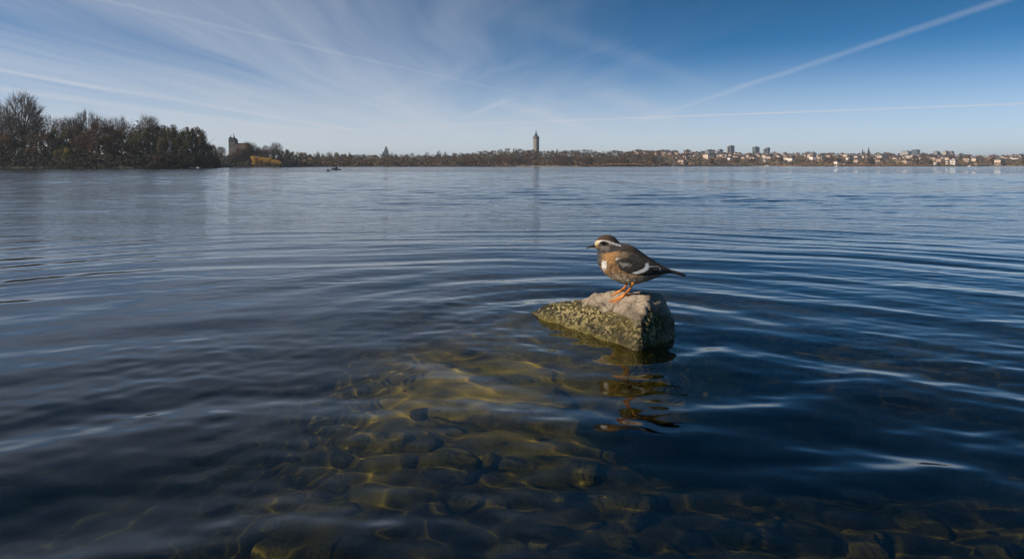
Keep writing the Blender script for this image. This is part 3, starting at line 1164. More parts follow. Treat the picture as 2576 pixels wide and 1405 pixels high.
def fan_tree(seed, fork=0.28, zc=0.58, rx=0.44, rz=0.42, nmain=17, nsub=12, ntwig=9, rad=0.026, low=1.95):
    """limbs radiating from a fork to a domed outline, each with side branches and twigs"""
    g = random.Random(seed)
    tk, cw = MB(), MB()
    tk.tube([(0, 0, -0.03), (0.005, 0, fork * .4), (-.004, 0.003, fork), (0, 0, fork + .12), (.004, 0, fork + .26)], [rad * 1.5, rad * 1.05, rad * .9, rad * .6, rad * .25], 8)

    def bez(a, b, c, n, r0, r1, m):
        pts = [a * (1 - t) ** 2 + b * 2 * t * (1 - t) + c * t * t for t in [i / n for i in range(n + 1)]]
        pts = [pts[0]] + [p + Vector((g.gauss(0, 1), g.gauss(0, 1), g.gauss(0, 1))) * 0.006 for p in pts[1:]]
        cw.tube(pts, [r0 + (r1 - r0) * i / n for i in range(n + 1)], m)
        return pts

    def dome(q, lo, hi):
        d = Vector((q.x / rx, q.y / rx, (q.z - zc) / rz))
        L = d.length or 1
        k = g.uniform(lo, hi) / L
        return Vector((q.x * k, q.y * k, zc + (q.z - zc) * k))
    for i in range(nmain):
        az = 2 * math.pi * (i * 0.618034 + g.uniform(-.05, .05))
        pol = math.acos(1 - low * 0.75 * (i + .5) / nmain)
        q = Vector((math.sin(pol) * math.cos(az) * rx, math.sin(pol) * math.sin(az) * rx, zc + math.cos(pol) * rz)) * 1.0
        q = dome(q, .82, 1.0)
        a = Vector((0, 0, fork + g.uniform(-.06, .20) * (1 if pol < 1.2 else .4)))
        b = a.lerp(q, .5) + Vector((0, 0, .03 + .04 * pol))
        P = bez(a, b, q, 6, rad * .42, rad * .07, 5)
        for j in range(nsub):
            t = g.uniform(.25, .98) * 6
            k = min(5, int(t))
            s0 = P[k].lerp(P[k + 1], t - k)
            e = dome(s0.lerp(q, .75) + Vector((g.gauss(0, .10), g.gauss(0, .10), g.gauss(.03, .09))), .72, 1.02)
            S = bez(s0, s0.lerp(e, .5) + Vector((0, 0, .015)), e, 3, rad * .15, rad * .05, 3)
            for w_ in range(ntwig):
                t2 = g.uniform(.3, 1.0) * 3
                k2 = min(2, int(t2))
                u0 = S[k2].lerp(S[k2 + 1], t2 - k2)
                out_ = Vector((u0.x / rx, u0.y / rx, (u0.z - zc) / rz + .5)).normalized()
                e2 = u0 + (out_ * .055 + Vector((g.gauss(0, .03), g.gauss(0, .03), g.gauss(0.01, .03))))
                cw.tube([u0, u0.lerp(e2, .5) + Vector((g.gauss(0, .006), g.gauss(0, .006), .004)), e2], [rad * .055, rad * .045, rad * .03], 3)
    return tk, cw


def norm_height(tk, cw):
    zs = max(p[2] for p in cw.v)
    for b in (tk, cw):
        b.v = [(p[0] / zs, p[1] / zs, p[2] / zs) for p in b.v]
    wx = max(abs(p[0]) for p in cw.v)
    return wx


def leafy_crown(seed, n, wid, zc, hz, nclump=26, leaf=0.022, mi=0, shell=0.55, bottom=0.02):
    """many small leaf faces gathered in uneven clumps; unit height"""
    g = np.random.default_rng(seed)
    cl = []
    while len(cl) < nclump:
        q = g.uniform(-1, 1, 3)
        rr = np.linalg.norm(q)
        if rr < 1 and rr > 0.25:
            cl.append(q)
    cl = np.array(cl)
    cr_ = g.uniform(0.16, 0.40, nclump)
    idx = g.integers(0, nclump, n)
    off = g.normal(0, 1, (n, 3))
    off = off / np.linalg.norm(off, axis=1)[:, None] * (g.uniform(0, 1, n) ** shell)[:, None]
    P = cl[idx] + off * cr_[idx][:, None]
    P = P * np.array([wid, wid, hz]) + np.array([0, 0, zc])
    P[:, 2] = np.maximum(P[:, 2], bottom + g.uniform(0, .05, n))
    s = leaf * g.uniform(.5, 1.3, n)
    a = g.normal(0, 1, (n, 3))
    a /= np.linalg.norm(a, axis=1)[:, None]
    b = np.cross(a, g.normal(0, 1, (n, 3)))
    b /= np.linalg.norm(b, axis=1)[:, None]
    V = np.stack([P - a * s[:, None], P - b * s[:, None] * .6, P + a * s[:, None], P + b * s[:, None] * .6], 1).reshape(-1, 3)
    Q = np.arange(4 * n).reshape(n, 4)
    V[:, 2] /= V[:, 2].max()
    return V, Q


def crown_mesh(name, V, Q, mat):
    return np_mesh(name, V, Q, False, [mat])


# variants: (trunk mesh, crown mesh, half width at unit height)
BARE = {}
for key, kw in {'vase': dict(seed=3, fork=.26, zc=.56, rx=.30, rz=.44, nmain=24, rad=.026),
                'round': dict(seed=8, fork=.48, zc=.70, rx=.26, rz=.30, nmain=17, rad=.020),
                'broad': dict(seed=14, fork=.36, zc=.62, rx=.36, rz=.38, nmain=16, rad=.022),
                'slim': dict(seed=21, fork=.30, zc=.62, rx=.12, rz=.38, nmain=13, rad=.016),
                'loose': dict(seed=30, fork=.34, zc=.62, rx=.26, rz=.38, nmain=13, nsub=11, rad=.018)}.items():
    tk, cw = fan_tree(**kw)
    wx = norm_height(tk, cw)
    BARE[key] = (tk.mesh('trunk', [m_bark], True), cw.mesh('crown', [m_twig], False), wx)

LEAFY = {}
for key, (mat, seed, n, wid, zc, hz, ncl, leaf) in {
        'brown': (m_brown, 41, 5200, .36, .58, .42, 34, .017), 'rust': (m_rust, 42, 5200, .42, .56, .44, 34, .017), 'olive': (m_olive, 43, 5200, .36, .55, .45, 34, .017),
        'dark': (m_dark, 44, 4800, .46, .50, .50, 30, .020), 'twig': (m_grey, 45, 4200, .34, .62, .38, 30, .013), 'olive2': (m_olive, 46, 4600, .44, .52, .48, 30, .019),
        'brown2': (m_brown, 47, 4600, .44, .52, .48, 30, .019)}.items():
    V, Q = leafy_crown(seed, int(n * 1.5), wid, zc - .04, hz + .05, ncl, leaf)
    tk = MB()
    g = random.Random(seed)
    tk.tube([(0, 0, -.03), (0.01, 0, .25), (0, .01, .6), (.01, 0, .85)], [.022, .017, .010, .004], 7)
    for k in range(9):
        a, z0 = g.uniform(0, 6.28), g.uniform(.2, .6)
        e = Vector((math.cos(a) * wid * .8, math.sin(a) * wid * .8, z0 + g.uniform(.15, .35)))
        s0 = Vector((0, 0, z0))
        tk.tube([s0, s0.lerp(e, .5) + Vector((0, 0, .03)), e], [.009, .006, .002], 5)
    LEAFY[key] = (tk.mesh('trunk', [m_bark], True), crown_mesh('crown', V, Q, mat), float(np.abs(V[:, 0]).max()))
BUSH = {}
for key, (mat, seed, n, ncl) in {'dark': (m_dark, 51, 3200, 22), 'brown': (m_brown, 52, 3200, 22), 'olive': (m_olive, 53, 3200, 22), 'yolive': (m_yolive, 54, 3200, 20), 'gold': (m_gold, 55, 5200, 30), 'rust': (m_rust, 56, 3200, 22)}.items():
    V, Q = leafy_crown(seed, n, .62, .48, .52, ncl, .034 if key != 'gold' else .022, bottom=0.0)
    st = MB()
    g = random.Random(seed)
    for k in range(7):
        a = g.uniform(0, 6.28)
        st.tube([(0, 0, -.03), (math.cos(a) * .15, math.sin(a) * .15, .3), (math.cos(a) * .36, math.sin(a) * .36, .65)], [.016, .011, .004], 5)
    BUSH[key] = (st.mesh('stem', [m_bark], True), crown_mesh('foliage', V, Q, mat), float(np.abs(V[:, 0]).max()))


def tree(kind, px, top, wpx, Y, label, group=None, cat='tree', name='tree', parts=True, base=None):
    """one tree or bush: px of its axis, py of its top and width in the 2576 px picture, at distance Y"""
    lib = kind[0]
    tm, cm, hw = lib[kind[1]]
    z0 = ground(px, Y) - 0.1 if base is None else base
    h = max(PZ(top, Y) - z0, 0.8)
    wsc = (wpx * Y / F / 2) / hw
    rz = rnd.uniform(0, 6.28)
    if parts:
        o = empty(name, (PX(px, Y), Y, z0), rz)
        t = link('stem' if lib is BUSH else 'trunk', tm, o)
        c_ = link('foliage' if lib is BUSH else 'crown', cm, o)
        for q in (t, c_):
            q.scale = (wsc, wsc, h)
        if lib is not BUSH:
            t.scale = (h, h, h)
    else:
        o = link(name, cm)
        o.location = (PX(px, Y), Y, z0)
        o.rotation_euler = (0, 0, rz)
        o.scale = (wsc, wsc, h)
    return tag(o, label, cat, group)


G1 = 'trees of the wood on the left bank'
tree((BARE, 'vase'), 58, 219, 128, 278, 'tall bare tree with a wide fan crown, tallest on the left bank', G1, name='bare_tree')
tree((BARE, 'round'), 374, 281, 62, 280, 'bare tree with a small round crown clear above the olive trees', G1, name='bare_tree')
tree((BARE, 'broad'), 222, 268, 66, 286, 'broad bare tree in the middle of the left bank above the rust brown tree', G1, name='bare_tree')
tree((BARE, 'slim'), 306, 284, 34, 284, 'slim upright bare tree between the broad bare tree and the small round-crowned one', G1, name='bare_tree')
for px, top, wp, Y, k in ((4, 246, 60, 292, 'broad'), (122, 284, 56, 296, 'loose'), (150, 290, 50, 290, 'loose'), (176, 286, 56, 295, 'round'), (200, 276, 50, 298, 'loose'), (250, 284, 46, 294, 'loose'), (272, 290, 44, 296, 'slim'), (288, 289, 40, 298, 'loose'),
                          (322, 300, 44, 296, 'loose'), (345, 306, 40, 297, 'broad'), (402, 308, 48, 300, 'loose'), (30, 282, 70, 300, 'loose'), (92, 282, 60, 300, 'broad')):
    tree((BARE, k), px, top, wp, Y, 'bare grey twiggy tree among others behind the brown trees of the left bank', G1, name='bare_tree')
tree((LEAFY, 'rust'), 245, 298, 92, 274, 'wide rust brown leafy tree in the middle of the left bank', G1)
for px, top, wp, Y, k in ((-30, 320, 90, 274, 'brown'), (18, 330, 84, 272, 'brown2'), (62, 338, 70, 276, 'dark'), (105, 330, 76, 274, 'brown'), (150, 322, 70, 278, 'olive'), (188, 308, 66, 282, 'brown'), (205, 330, 60, 274, 'brown2'),
                          (288, 322, 60, 276, 'brown'), (322, 330, 60, 274, 'olive'), (345, 322, 52, 280, 'twig'), (362, 318, 58, 276, 'olive'), (392, 310, 60, 280, 'brown'), (416, 316, 58, 278, 'olive'), (440, 312, 62, 282, 'brown2'), (462, 318, 54, 279, 'olive'),
                          (484, 317, 56, 284, 'brown'), (502, 324, 50, 282, 'brown2'), (516, 340, 40, 286, 'olive2'), (530, 362, 34, 288, 'brown'), (541, 384, 24, 292, 'dark'), (551, 399, 20, 300, 'brown')):
    lab = {'brown': 'brown leafed tree in the dense front of the left wood', 'brown2': 'brown leafed tree in the dense front of the left wood', 'dark': 'dark leafed tree in the dense front of the left wood',
           'olive': 'olive leafed tree in the dense front of the left wood', 'olive2': 'olive leafed tree in the dense front of the left wood', 'twig': 'pale twiggy tree in the dense front of the left wood'}[k]
    tree((LEAFY, k), px, top, wp, Y, lab, G1 + ', ' + lab.split(' ')[0])
tree((BUSH, 'yolive'), 158, 370, 46, 267, 'yellow green bush glowing low on the left bank in front of the trees', None, 'bush', 'bush')
tree((BUSH, 'olive'), 203, 391, 44, 266, 'low olive bush right of the yellow green bush on the left bank', None, 'bush', 'bush')
for i in range(24):
    px = -20 + i * 23.5 + rnd.uniform(-8, 8)
    k = rnd.choice(['dark', 'dark', 'brown', 'dark'])
    tree((BUSH, k), px, rnd.uniform(366, 392) + max(0, px - 470) * .2, rnd.uniform(44, 70), 266 + rnd.uniform(2, 9) + max(0, px - 480) * .18, 'dark %s bush low along the foot of the left wood' % ('brown' if k == 'brown' else 'green'),
         'dark %s bushes along the foot of the left wood' % ('brown' if k == 'brown' else 'green'), 'bush', 'bush')

# second bank round the church
G2 = 'trees of the bank by the church'
for px, top, wp, Y, k in ((556, 365, 30, 470, 'round'), (547, 376, 24, 480, 'loose'), (620, 352, 34, 500, 'slim'), (634, 355, 36, 505, 'loose'), (672, 362, 40, 500, 'broad'), (690, 354, 30, 505, 'slim'), (700, 356, 30, 508, 'loose'), (655, 366, 34, 500, 'broad')):
    tree((BARE, k), px, top, wp, Y, 'bare tree rising above the brown trees on the bank right of the church', G2, name='bare_tree') if px > 600 else tree((BARE, k), px, top, wp, Y, 'bare grey tree between the left wood and the church', 'trees left of the church', name='bare_tree')
for px, top, wp, Y, k in ((552, 386, 34, 465, 'brown'), (570, 390, 30, 462, 'twig'), (586, 388, 26, 465, 'brown'), (604, 378, 34, 480, 'rust'), (622, 368, 40, 490, 'olive2'), (645, 370, 40, 492, 'dark'), (668, 374, 44, 490, 'brown'), (694, 372, 40, 495, 'dark'), (716, 374, 40, 500, 'brown2'), (738, 380, 40, 520, 'olive'),
                          (758, 382, 36, 560, 'brown'), (776, 388, 34, 590, 'dark'), (612, 392, 36, 470, 'brown'), (720, 388, 40, 490, 'dark')):
    tree((LEAFY, k), px, top, wp, Y, 'leafed brown tree on the bank beside the church' if px < 610 else 'dense dark brown tree on the bank behind the golden bushes', 'trees beside the church' if px < 610 else 'dense trees behind the golden bushes')
for px, top, wp, Y, k in ((580, 388, 22, 458, 'brown'), (592, 380, 26, 460, 'twig'), (604, 366, 30, 462, 'rust'), (615, 361, 34, 464, 'olive2'), (627, 357, 34, 466, 'brown'), (640, 364, 34, 468, 'dark')):
    tree((LEAFY, k), px, top, wp, Y, 'leafed tree standing directly in front of the church nave', 'trees in front of the church')
tree((BUSH, 'gold'), 645, 390, 42, 455, 'left and roundest of the golden willow bushes at the water edge', 'golden willow bushes', 'bush', 'willow_bush')
tree((BUSH, 'gold'), 672, 393, 60, 457, 'largest, middle one of the golden willow bushes at the water edge', 'golden willow bushes', 'bush', 'willow_bush')
tree((BUSH, 'gold'), 695, 402, 42, 456, 'smallest, right one of the golden willow bushes at the water edge', 'golden willow bushes', 'bush', 'willow_bush')
for px in (548, 566, 584, 600, 616, 722, 745, 765):
    tree((BUSH, 'dark'), px + rnd.uniform(-4, 4), rnd.uniform(398, 406), rnd.uniform(24, 36), 452 + max(0, px - 700) * 1.2, 'low dark bush at the water edge of the church bank', 'low dark bushes by the church bank', 'bush', 'bush')

# far woods left and right of the round tower
TOPS = [(770, 384), (820, 383), (870, 385), (905, 386), (980, 387), (1040, 386), (1090, 388), (1120, 387), (1160, 384), (1195, 379), (1240, 376), (1270, 373), (1305, 373), (1335, 377), (1377, 380), (1404, 376), (1440, 378), (1471, 376), (1500, 379), (1538, 377), (1570, 380), (1600, 383), (1640, 388)]
G3 = 'trees of the far wood'
kinds = ['brown', 'brown2', 'twig', 'dark', 'olive2', 'rust', 'twig']
n_far = 0
for row, (dy, dt, step) in enumerate(((170, 0, 15.5), (110, 5, 16.5), (60, 12, 17.5), (18, 19, 18.5))):
    px = 775.0 + row * 4
    while px < 1640:
        Y = float(interp(px, SHORE)) + dy + rnd.uniform(-12, 12)
        top = float(interp(px, TOPS)) + dt * (0.8 if px < 1150 else 1) + rnd.uniform(-2.2, 2.6)
        k = rnd.choice(kinds)
        side = 'left of the round tower' if px < 1340 else 'right of the round tower'
        if row == 0 and rnd.random() < .32:
            tree((BARE, rnd.choice(['loose', 'round', 'broad'])), px, top - 2, rnd.uniform(17, 26), Y, 'bare tree on the skyline of the far wood ' + side, 'skyline trees ' + side, name='bare_tree', parts=False)
        else:
            tree((LEAFY, k), px, top, rnd.uniform(19, 30), Y, 'brown tree in the far wood ' + side, G3 + ' ' + side, parts=False)
        n_far += 1
        px += step * rnd.uniform(.75, 1.25)
for px, top, wp in ((800, 379, 16), (880, 381, 14), (985, 381, 13), (1075, 380, 14), (1103, 377, 18), (1121, 380, 16), (1141, 383, 14)):
    tree((LEAFY, 'dark'), px, top, wp, float(interp(px, SHORE)) + 180, 'dark round-topped tree standing above the far treeline between church and tower', 'round trees above the far treeline', parts=False)
tree((BUSH, 'rust'), 998, 405, 36, float(interp(998, SHORE)) + 8, 'reddish bush at the far water edge below the pointed tower block', None, 'bush', 'bush')
tree((BUSH, 'rust'), 1180, 395, 34, float(interp(1180, SHORE)) + 10, 'reddish brown bush left of the round tower at the far water edge', None, 'bush', 'bush')
tree((BUSH, 'olive'), 868, 406, 26, float(interp(868, SHORE)) + 8, 'pale olive bush at the far water edge right of the golden willows', None, 'bush', 'bush')


def mass(name, label, cat, n, region, mat, size, seed):
    """leaf clumps over a stretch of ground: undergrowth that reads as one mass"""
    g = np.random.default_rng(seed)
    P = region(g, n)
    s = size * g.uniform(.5, 1.4, n)
    a = g.normal(0, 1, (n, 3)); a /= np.linalg.norm(a, axis=1)[:, None]
    b = np.cross(a, g.normal(0, 1, (n, 3))); b /= np.linalg.norm(b, axis=1)[:, None]
    V = np.stack([P - a * s[:, None], P - b * s[:, None] * .7, P + a * s[:, None], P + b * s[:, None] * .7], 1).reshape(-1, 3)
    o = link(name, np_mesh(name, V, np.arange(4 * n).reshape(n, 4), False, [mat]))
    return tag(o, label, cat, None, 'stuff')


def reg_wood(g, n):
    px = g.uniform(760, 1650, n)
    d = g.uniform(0, 170, n)
    Y = interp(px, SHORE) + d
    z = hill(px, Y) + g.uniform(0, 1, n) ** 1.5 * (4 + d * .035)
    return np.stack([PX(px, Y), Y, z], -1)


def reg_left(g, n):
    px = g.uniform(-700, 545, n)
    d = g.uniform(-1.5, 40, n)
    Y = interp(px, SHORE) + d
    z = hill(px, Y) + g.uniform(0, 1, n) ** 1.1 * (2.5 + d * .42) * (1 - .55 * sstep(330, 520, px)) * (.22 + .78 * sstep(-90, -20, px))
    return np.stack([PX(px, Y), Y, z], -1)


def reg_church(g, n):
    px = g.uniform(540, 780, n)
    d = g.uniform(1, 60, n)
    Y = interp(px, SHORE) + d
    z = hill(px, Y) + g.uniform(0, 1, n) ** 1.5 * (1.5 + d * .10) * np.where((px > 628) & (px < 714) & (d < 28), .12, 1)
    return np.stack([PX(px, Y), Y, z], -1)


def reg_town(g, n):
    px = g.uniform(1580, 3000, n)
    d = 8 + 1080 * g.uniform(0, 1, n) ** 1.2
    Y = interp(px, SHORE) + d
    clump = fbm(px / 14.0, d / 60.0, None, 71, 3)
    z = hill(px, Y) + g.uniform(0, 1, n) * np.clip(3.2 + 7 * clump, 0.6, 9.0)
    return np.stack([PX(px, Y), Y, z], -1)


mass('undergrowth', 'brown undergrowth filling the far wood round the tower', 'undergrowth', 15000, reg_wood, m_brown, 0.9, 1)
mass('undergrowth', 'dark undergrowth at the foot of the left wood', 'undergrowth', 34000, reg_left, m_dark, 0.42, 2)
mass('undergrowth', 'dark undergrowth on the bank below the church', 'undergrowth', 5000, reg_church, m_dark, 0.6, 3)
mass('hillside_shrubs', 'dark shrubs and gardens between the houses of the far town', 'shrubs', 32000, reg_town, m_brown, 1.5, 4)


def reg_reed(g, n):
    px = g.uniform(1470, 1645, n)
    d = g.uniform(1, 22, n)
    Y = interp(px, SHORE) + d
    z = hill(px, Y) + g.uniform(0, 2.6, n) * np.clip(np.minimum((px - 1470) / 60, (1645 - px) / 40), .2, 1)
    return np.stack([PX(px, Y), Y, z], -1)


m_reed = leafmat('dry reeds', (.16, .095, .050), (.24, .145, .080))
mass('reeds', 'dry reddish reeds along the far shore right of the round tower', 'reeds', 6000, reg_reed, m_reed, 0.6, 5)


def reg_reed2(g, n):
    px = g.uniform(1960, 2330, n)
    d = g.uniform(1, 20, n)
    Y = interp(px, SHORE) + d
    z = hill(px, Y) + g.uniform(0, 1.6, n)
    return np.stack([PX(px, Y), Y, z], -1)


mass('reeds', 'dry brown reeds along the shore below the far town', 'reeds', 5000, reg_reed2, m_reed, 0.6, 6)
m_sand = simple('pale sandy beach', (.30, .25, .19), (.22, .18, .13), 0.3, 0.95)


def strip(name, p0, p1, d0, d1, zoff, mat):
    pv = np.linspace(p0, p1, 60)
    V, nn = [], 5
    for p_ in pv:
        S = float(interp(p_, SHORE)) + 5.0 * float(fbm(np.array([p_ / 26.0]), np.array([2.0]), None, 61, 4)[0])
        for k in range(nn):
            d = d0 + (d1 - d0) * k / (nn - 1)
            f_ = min(1, (p_ - p0) / 15, (p1 - p_) / 15)
            V.append((PX(p_, S + d), S + d, float(hill(np.array([p_]), np.array([float(interp(p_, SHORE)) + d]))[0]) + zoff * f_ - .3 * (1 - f_)))
    return tag(link(name, np_mesh(name, np.array(V), grid_quads(60, nn), True, [mat])), kind='structure')


strip('beach', 1290, 1470, -2.5, 4, 0.35, m_sand)
strip('beach', 1880, 2020, -2.5, 4, 0.35, m_sand)
strip('beach', 2480, 2600, -2.5, 4, 0.35, m_sand)

# ------------------------------------------------------------------ buildings
def wallmat(name, c, c2=None):
    return simple(name, c, c2 or tuple(x * .82 for x in c), 0.25, 0.85)


m_stone_w = wallmat('weathered tan stone', (.25, .23, .20), (.19, .18, .165))
m_slate = wallmat('dark slate', (.040, .045, .050))
m_churchw = wallmat('grey church stone', (.11, .10, .09))
m_white = wallmat('white render', (.74, .68, .61))
m_cream = wallmat('cream render', (.60, .49, .38))
m_pink = wallmat('pinkish render', (.48, .36, .29))
m_greyw = wallmat('grey concrete', (.30, .30, .30))
m_conc = wallmat('pale concrete', (.46, .42, .38))
m_redr = wallmat('red brown tiles', (.105, .058, .045))
m_brnr = wallmat('brown tiles', (.075, .052, .042))
m_greyr = wallmat('grey roofing', (.12, .12, .125))
m_glass, p = new_mat('window glass')
setin(p, 'Base Color', (.03, .04, .05))
setin(p, 'Roughness', 0.25)
m_blueg = wallmat('blue grey cladding', (.11, .135, .16))

# round tower
Y = 905
tz = ground(1348, Y)
tw = empty('tower', (PX(1348.5, Y), Y, tz))
tag(tw, 'tall round stone tower with a pointed cap standing above the far wood', 'tower')
rr = 7.9 * Y / F
z_ = lambda py: PZ(py, Y) - tz
MB().lathe([(rr * 1.10, -2), (rr * 1.04, z_(400)), (rr * .98, z_(388)), (rr * .97, z_(357)), (rr * 1.0, z_(352)), (rr * 1.01, z_(345.5))], 36).build('shaft', [m_stone_w], tw, True)
MB().lathe([(rr * 1.0, z_(347)), (rr * 1.10, z_(346.4)), (rr * 1.10, z_(344.6)), (rr * .98, z_(344.4))], 36).build('gallery', [m_stone_w], tw)
MB().lathe([(rr * 1.04, z_(344.9)), (rr * .62, z_(341.5)), (rr * .40, z_(339.6))], 36).build('roof', [m_slate], tw)
sp = MB()
sp.lathe([(rr * .38, z_(340)), (rr * .34, z_(338)), (rr * .16, z_(333)), (rr * .03, z_(326.5))], 16)
sp.build('spire', [m_slate], tw)
wn = MB()
for k in range(16):
    a = 2 * math.pi * k / 16
    for (zz, hh) in ((z_(350), 1.6),):
        x0, y0 = math.cos(a) * rr * 1.005, math.sin(a) * rr * 1.005
        tx, ty = -math.sin(a) * .45, math.cos(a) * .45
        nx, ny = math.cos(a) * .06, math.sin(a) * .06
        wn.add([(x0 - tx + nx, y0 - ty + ny, zz), (x0 + tx + nx, y0 + ty + ny, zz), (x0 + tx + nx, y0 + ty + ny, zz + hh), (x0 - tx + nx, y0 - ty + ny, zz + hh)], [(0, 1, 2, 3)])
wn.build('window_ring', [m_glass], tw)

# church
Y = 478
cz = ground(588, Y)
ch = empty('church', (PX(587, Y), Y, cz))
tag(ch, 'grey stone church with a dark twin-spiked tower above the trees of the near bank', 'church')
z_ = lambda py: PZ(py, Y) - cz
x_ = lambda px: PX(px, Y) - PX(587, Y)
hw = x_(595.4)
MB().box(x_(578.6), x_(595.4), -hw, hw, -1, z_(358)).build('tower', [m_churchw], ch)
rf_ = MB()
prof = [(578.4, 358), (578.5, 351), (579.3, 347.2), (580.8, 345.2), (584, 347), (588, 346.6), (591, 347.4), (593.6, 350), (595.1, 354), (595.6, 358)]
vs = [(x_(a), -hw * 1.02, z_(b)) for a, b in prof] + [(x_(a), hw * 1.02, z_(b)) for a, b in prof]
n_ = len(prof)
rf_.add(vs, [tuple(range(n_)), tuple(range(2 * n_ - 1, n_ - 1, -1))] + [(i + 1, i, n_ + i, n_ + i + 1) for i in range(n_ - 1)] + [(0, n_ - 1, 2 * n_ - 1, n_)])
rf_.build('tower_roof', [m_slate], ch)
MB().lathe([(.42, z_(347)), (.30, z_(343)), (.26, z_(341.5)), (.04, z_(339.5))], 10, c=(x_(580.6), 0)).build('spire', [m_slate], ch)
s2 = MB()
s2.lathe([(.72, z_(348)), (.42, z_(343.5)), (.20, z_(339)), (.03, z_(332))], 10, c=(0, 0))
s2.v = [(p_[0] + x_(589.6) - (p_[2] - z_(348)) * 0.14, p_[1], p_[2]) for p_ in s2.v]
s2.build('spire', [m_slate], ch)
MB().box(x_(595.7), x_(626), -4.0, 4.0, -1, z_(367)).build('nave', [m_churchw], ch)
MB().gable(x_(595.8), x_(626), -4.0, 4.0, z_(367) + .02, z_(360) - z_(367), 0, .2).build('nave_roof', [m_brnr], ch)
for a in (583, 591):
    MB().box(x_(a) - .4, x_(a) + .4, -hw - .04, -hw + .1, z_(371), z_(362)).build('window', [m_glass], ch)
for a in (601, 607, 613, 619):
    MB().box(x_(a) - .35, x_(a) + .35, -4.04, -3.9, z_(386), z_(373)).build('window', [m_glass], ch)

# pointed tower block above the wood
Y = 960
pz0 = ground(970, Y)
pt = empty('pointed_tower', (PX(970, Y), Y, pz0))
tag(pt, 'dark blue pointed tower rising behind the trees left of the round tower', 'tower')
z_ = lambda py: PZ(py, Y) - pz0
x_ = lambda px: PX(px, Y) - PX(970, Y)
pts = [(967, 392), (967, 379), (968, 376.5), (970.3, 369.5), (971.2, 367.5), (973.5, 373), (976, 379), (977.2, 386), (977.3, 392)]
n_ = len(pts)
vs = [(x_(a), -2.6, z_(b)) for a, b in pts] + [(x_(a), 2.6, z_(b)) for a, b in pts]
mb = MB()
mb.add(vs, [tuple(range(n_))[::-1], tuple(range(n_, 2 * n_))] + [(i, i + 1, n_ + i + 1, n_ + i) for i in range(n_ - 1)] + [(n_ - 1, 0, n_, 2 * n_ - 1)])
mb.box(x_(967.4), x_(977), -2.5, 2.5, -2, z_(391.9))
mb.build('shaft', [m_blueg], pt)
wb = MB()
for k in range(4):
    wb.box(x_(969), x_(975.5 + .3 * k), -2.66, -2.55, z_(380.5 + k * 2.6), z_(379.3 + k * 2.6))
wb.build('window_band', [m_glass], pt)
MB().box(x_(962.6), x_(965.2), -1.6, 1.6, -2, z_(381.5)).build('side_turret', [m_blueg], pt)
MB().box(x_(965.2), x_(967), -.8, .8, -2, z_(390)).build('link_wing', [m_conc], pt)


# high-rise blocks
def block(px0, px1, top, base, Y, label, wall, name='tower_block', rot=0.0, depth=None, nfl=None, pent=True, group=None):
    w_ = (px1 - px0) * Y / F
    gz = min(ground((px0 + px1) / 2, Y), PZ(base, Y))
    h = PZ(top, Y) - gz
    cr, sr = math.cos(rot), abs(math.sin(rot))
    ratio = 0.8 if depth is None else depth
    a = w_ / (cr + sr * ratio)
    b = a * ratio
    o = empty(name, (PX((px0 + px1) / 2, Y), Y, gz), rot)
    tag(o, label, 'building', group)
    MB().box(-a / 2, a / 2, -b / 2, b / 2, -3, h).build('wall', [wall], o)
    MB().box(-a / 2 - .2, a / 2 + .2, -b / 2 - .2, b / 2 + .2, h + .003, h + .6).build('roof', [m_greyr], o)
    if pent:
        MB().box(-a * .22, a * .18, -b * .2, b * .2, h + .603, h + 2.4).build('plant_room', [m_greyw], o)
    nfl = nfl or max(2, int(h / 3.2))
    for k in range(nfl):
        z0 = h * (k + .35) / nfl
        wb = MB()
        wb.box(-a * .46, a * .46, -b / 2 - .05, -b / 2 + .2, z0, z0 + h / nfl * .42)
        wb.box(-a / 2 - .05, -a / 2 + .2, -b * .42, b * .42, z0, z0 + h / nfl * .30)
        wb.build('window_band', [m_glass], o)
    return o


YB = 2050
block(1827, 1834.6, 371, 392, YB - 30, 'slim pale tower block stuck to the left of the tallest town tower', m_conc, rot=.5)
block(1832, 1847, 367, 392, YB, 'tallest dark glass tower block of the far town', m_blueg, rot=.42)
block(1893, 1910, 370, 394, YB, 'single broad dark tower block right of the tallest one', m_blueg, rot=.45)
block(1919, 1928, 375.5, 394, YB, 'lower grey half of the pair of tower blocks right of the single one', m_greyw, rot=.45)
block(1926.5, 1936.5, 372, 394, YB + 40, 'taller dark half of the pair of tower blocks right of the single one', m_blueg, rot=.45)
block(1775, 1799, 377.3, 393, YB, 'long low grey slab block left of the tallest tower block', m_greyw, rot=.25, depth=.4)
block(1804, 1819, 376.5, 393, YB, 'small grey block between the slab block and the tallest tower', m_greyw, rot=.4)
block(1720, 1737, 377.5, 392, YB, 'dark grey block at the left start of the town skyline', m_greyw, rot=.35)
block(2266, 2293, 380.5, 397, YB - 60, 'broad pale office block lit on its left face near the right of the skyline', m_conc, rot=.62, depth=.85)
block(2293, 2314, 377, 397, YB, 'taller rounded-looking dark block touching the broad pale office block', m_blueg, rot=.66, depth=.85)
block(2349, 2364, 381.5, 396, YB, 'grey block right of the office pair behind dark trees', m_greyw, rot=.35)
block(2372, 2386, 380.5, 396, YB, 'cream block among the trees right of the office pair', m_cream, rot=.35)
block(2389, 2399, 381, 396, YB, 'small grey block right of the cream one on the right skyline', m_greyw, rot=.35)
block(2562, 2570, 389, 404, 1600, 'lone white block on the slope at the far right edge', m_white, rot=.5)
G4 = None
block(1626, 1637, 398, 418, 905, 'tall white block at the water edge right of the reeds', m_white, 'apartment_block', .75, .9)
block(1640, 1664, 402, 417, 960, 'grey apartment block behind the tall white one by the reeds', m_greyw, 'apartment_block', .3, .5)
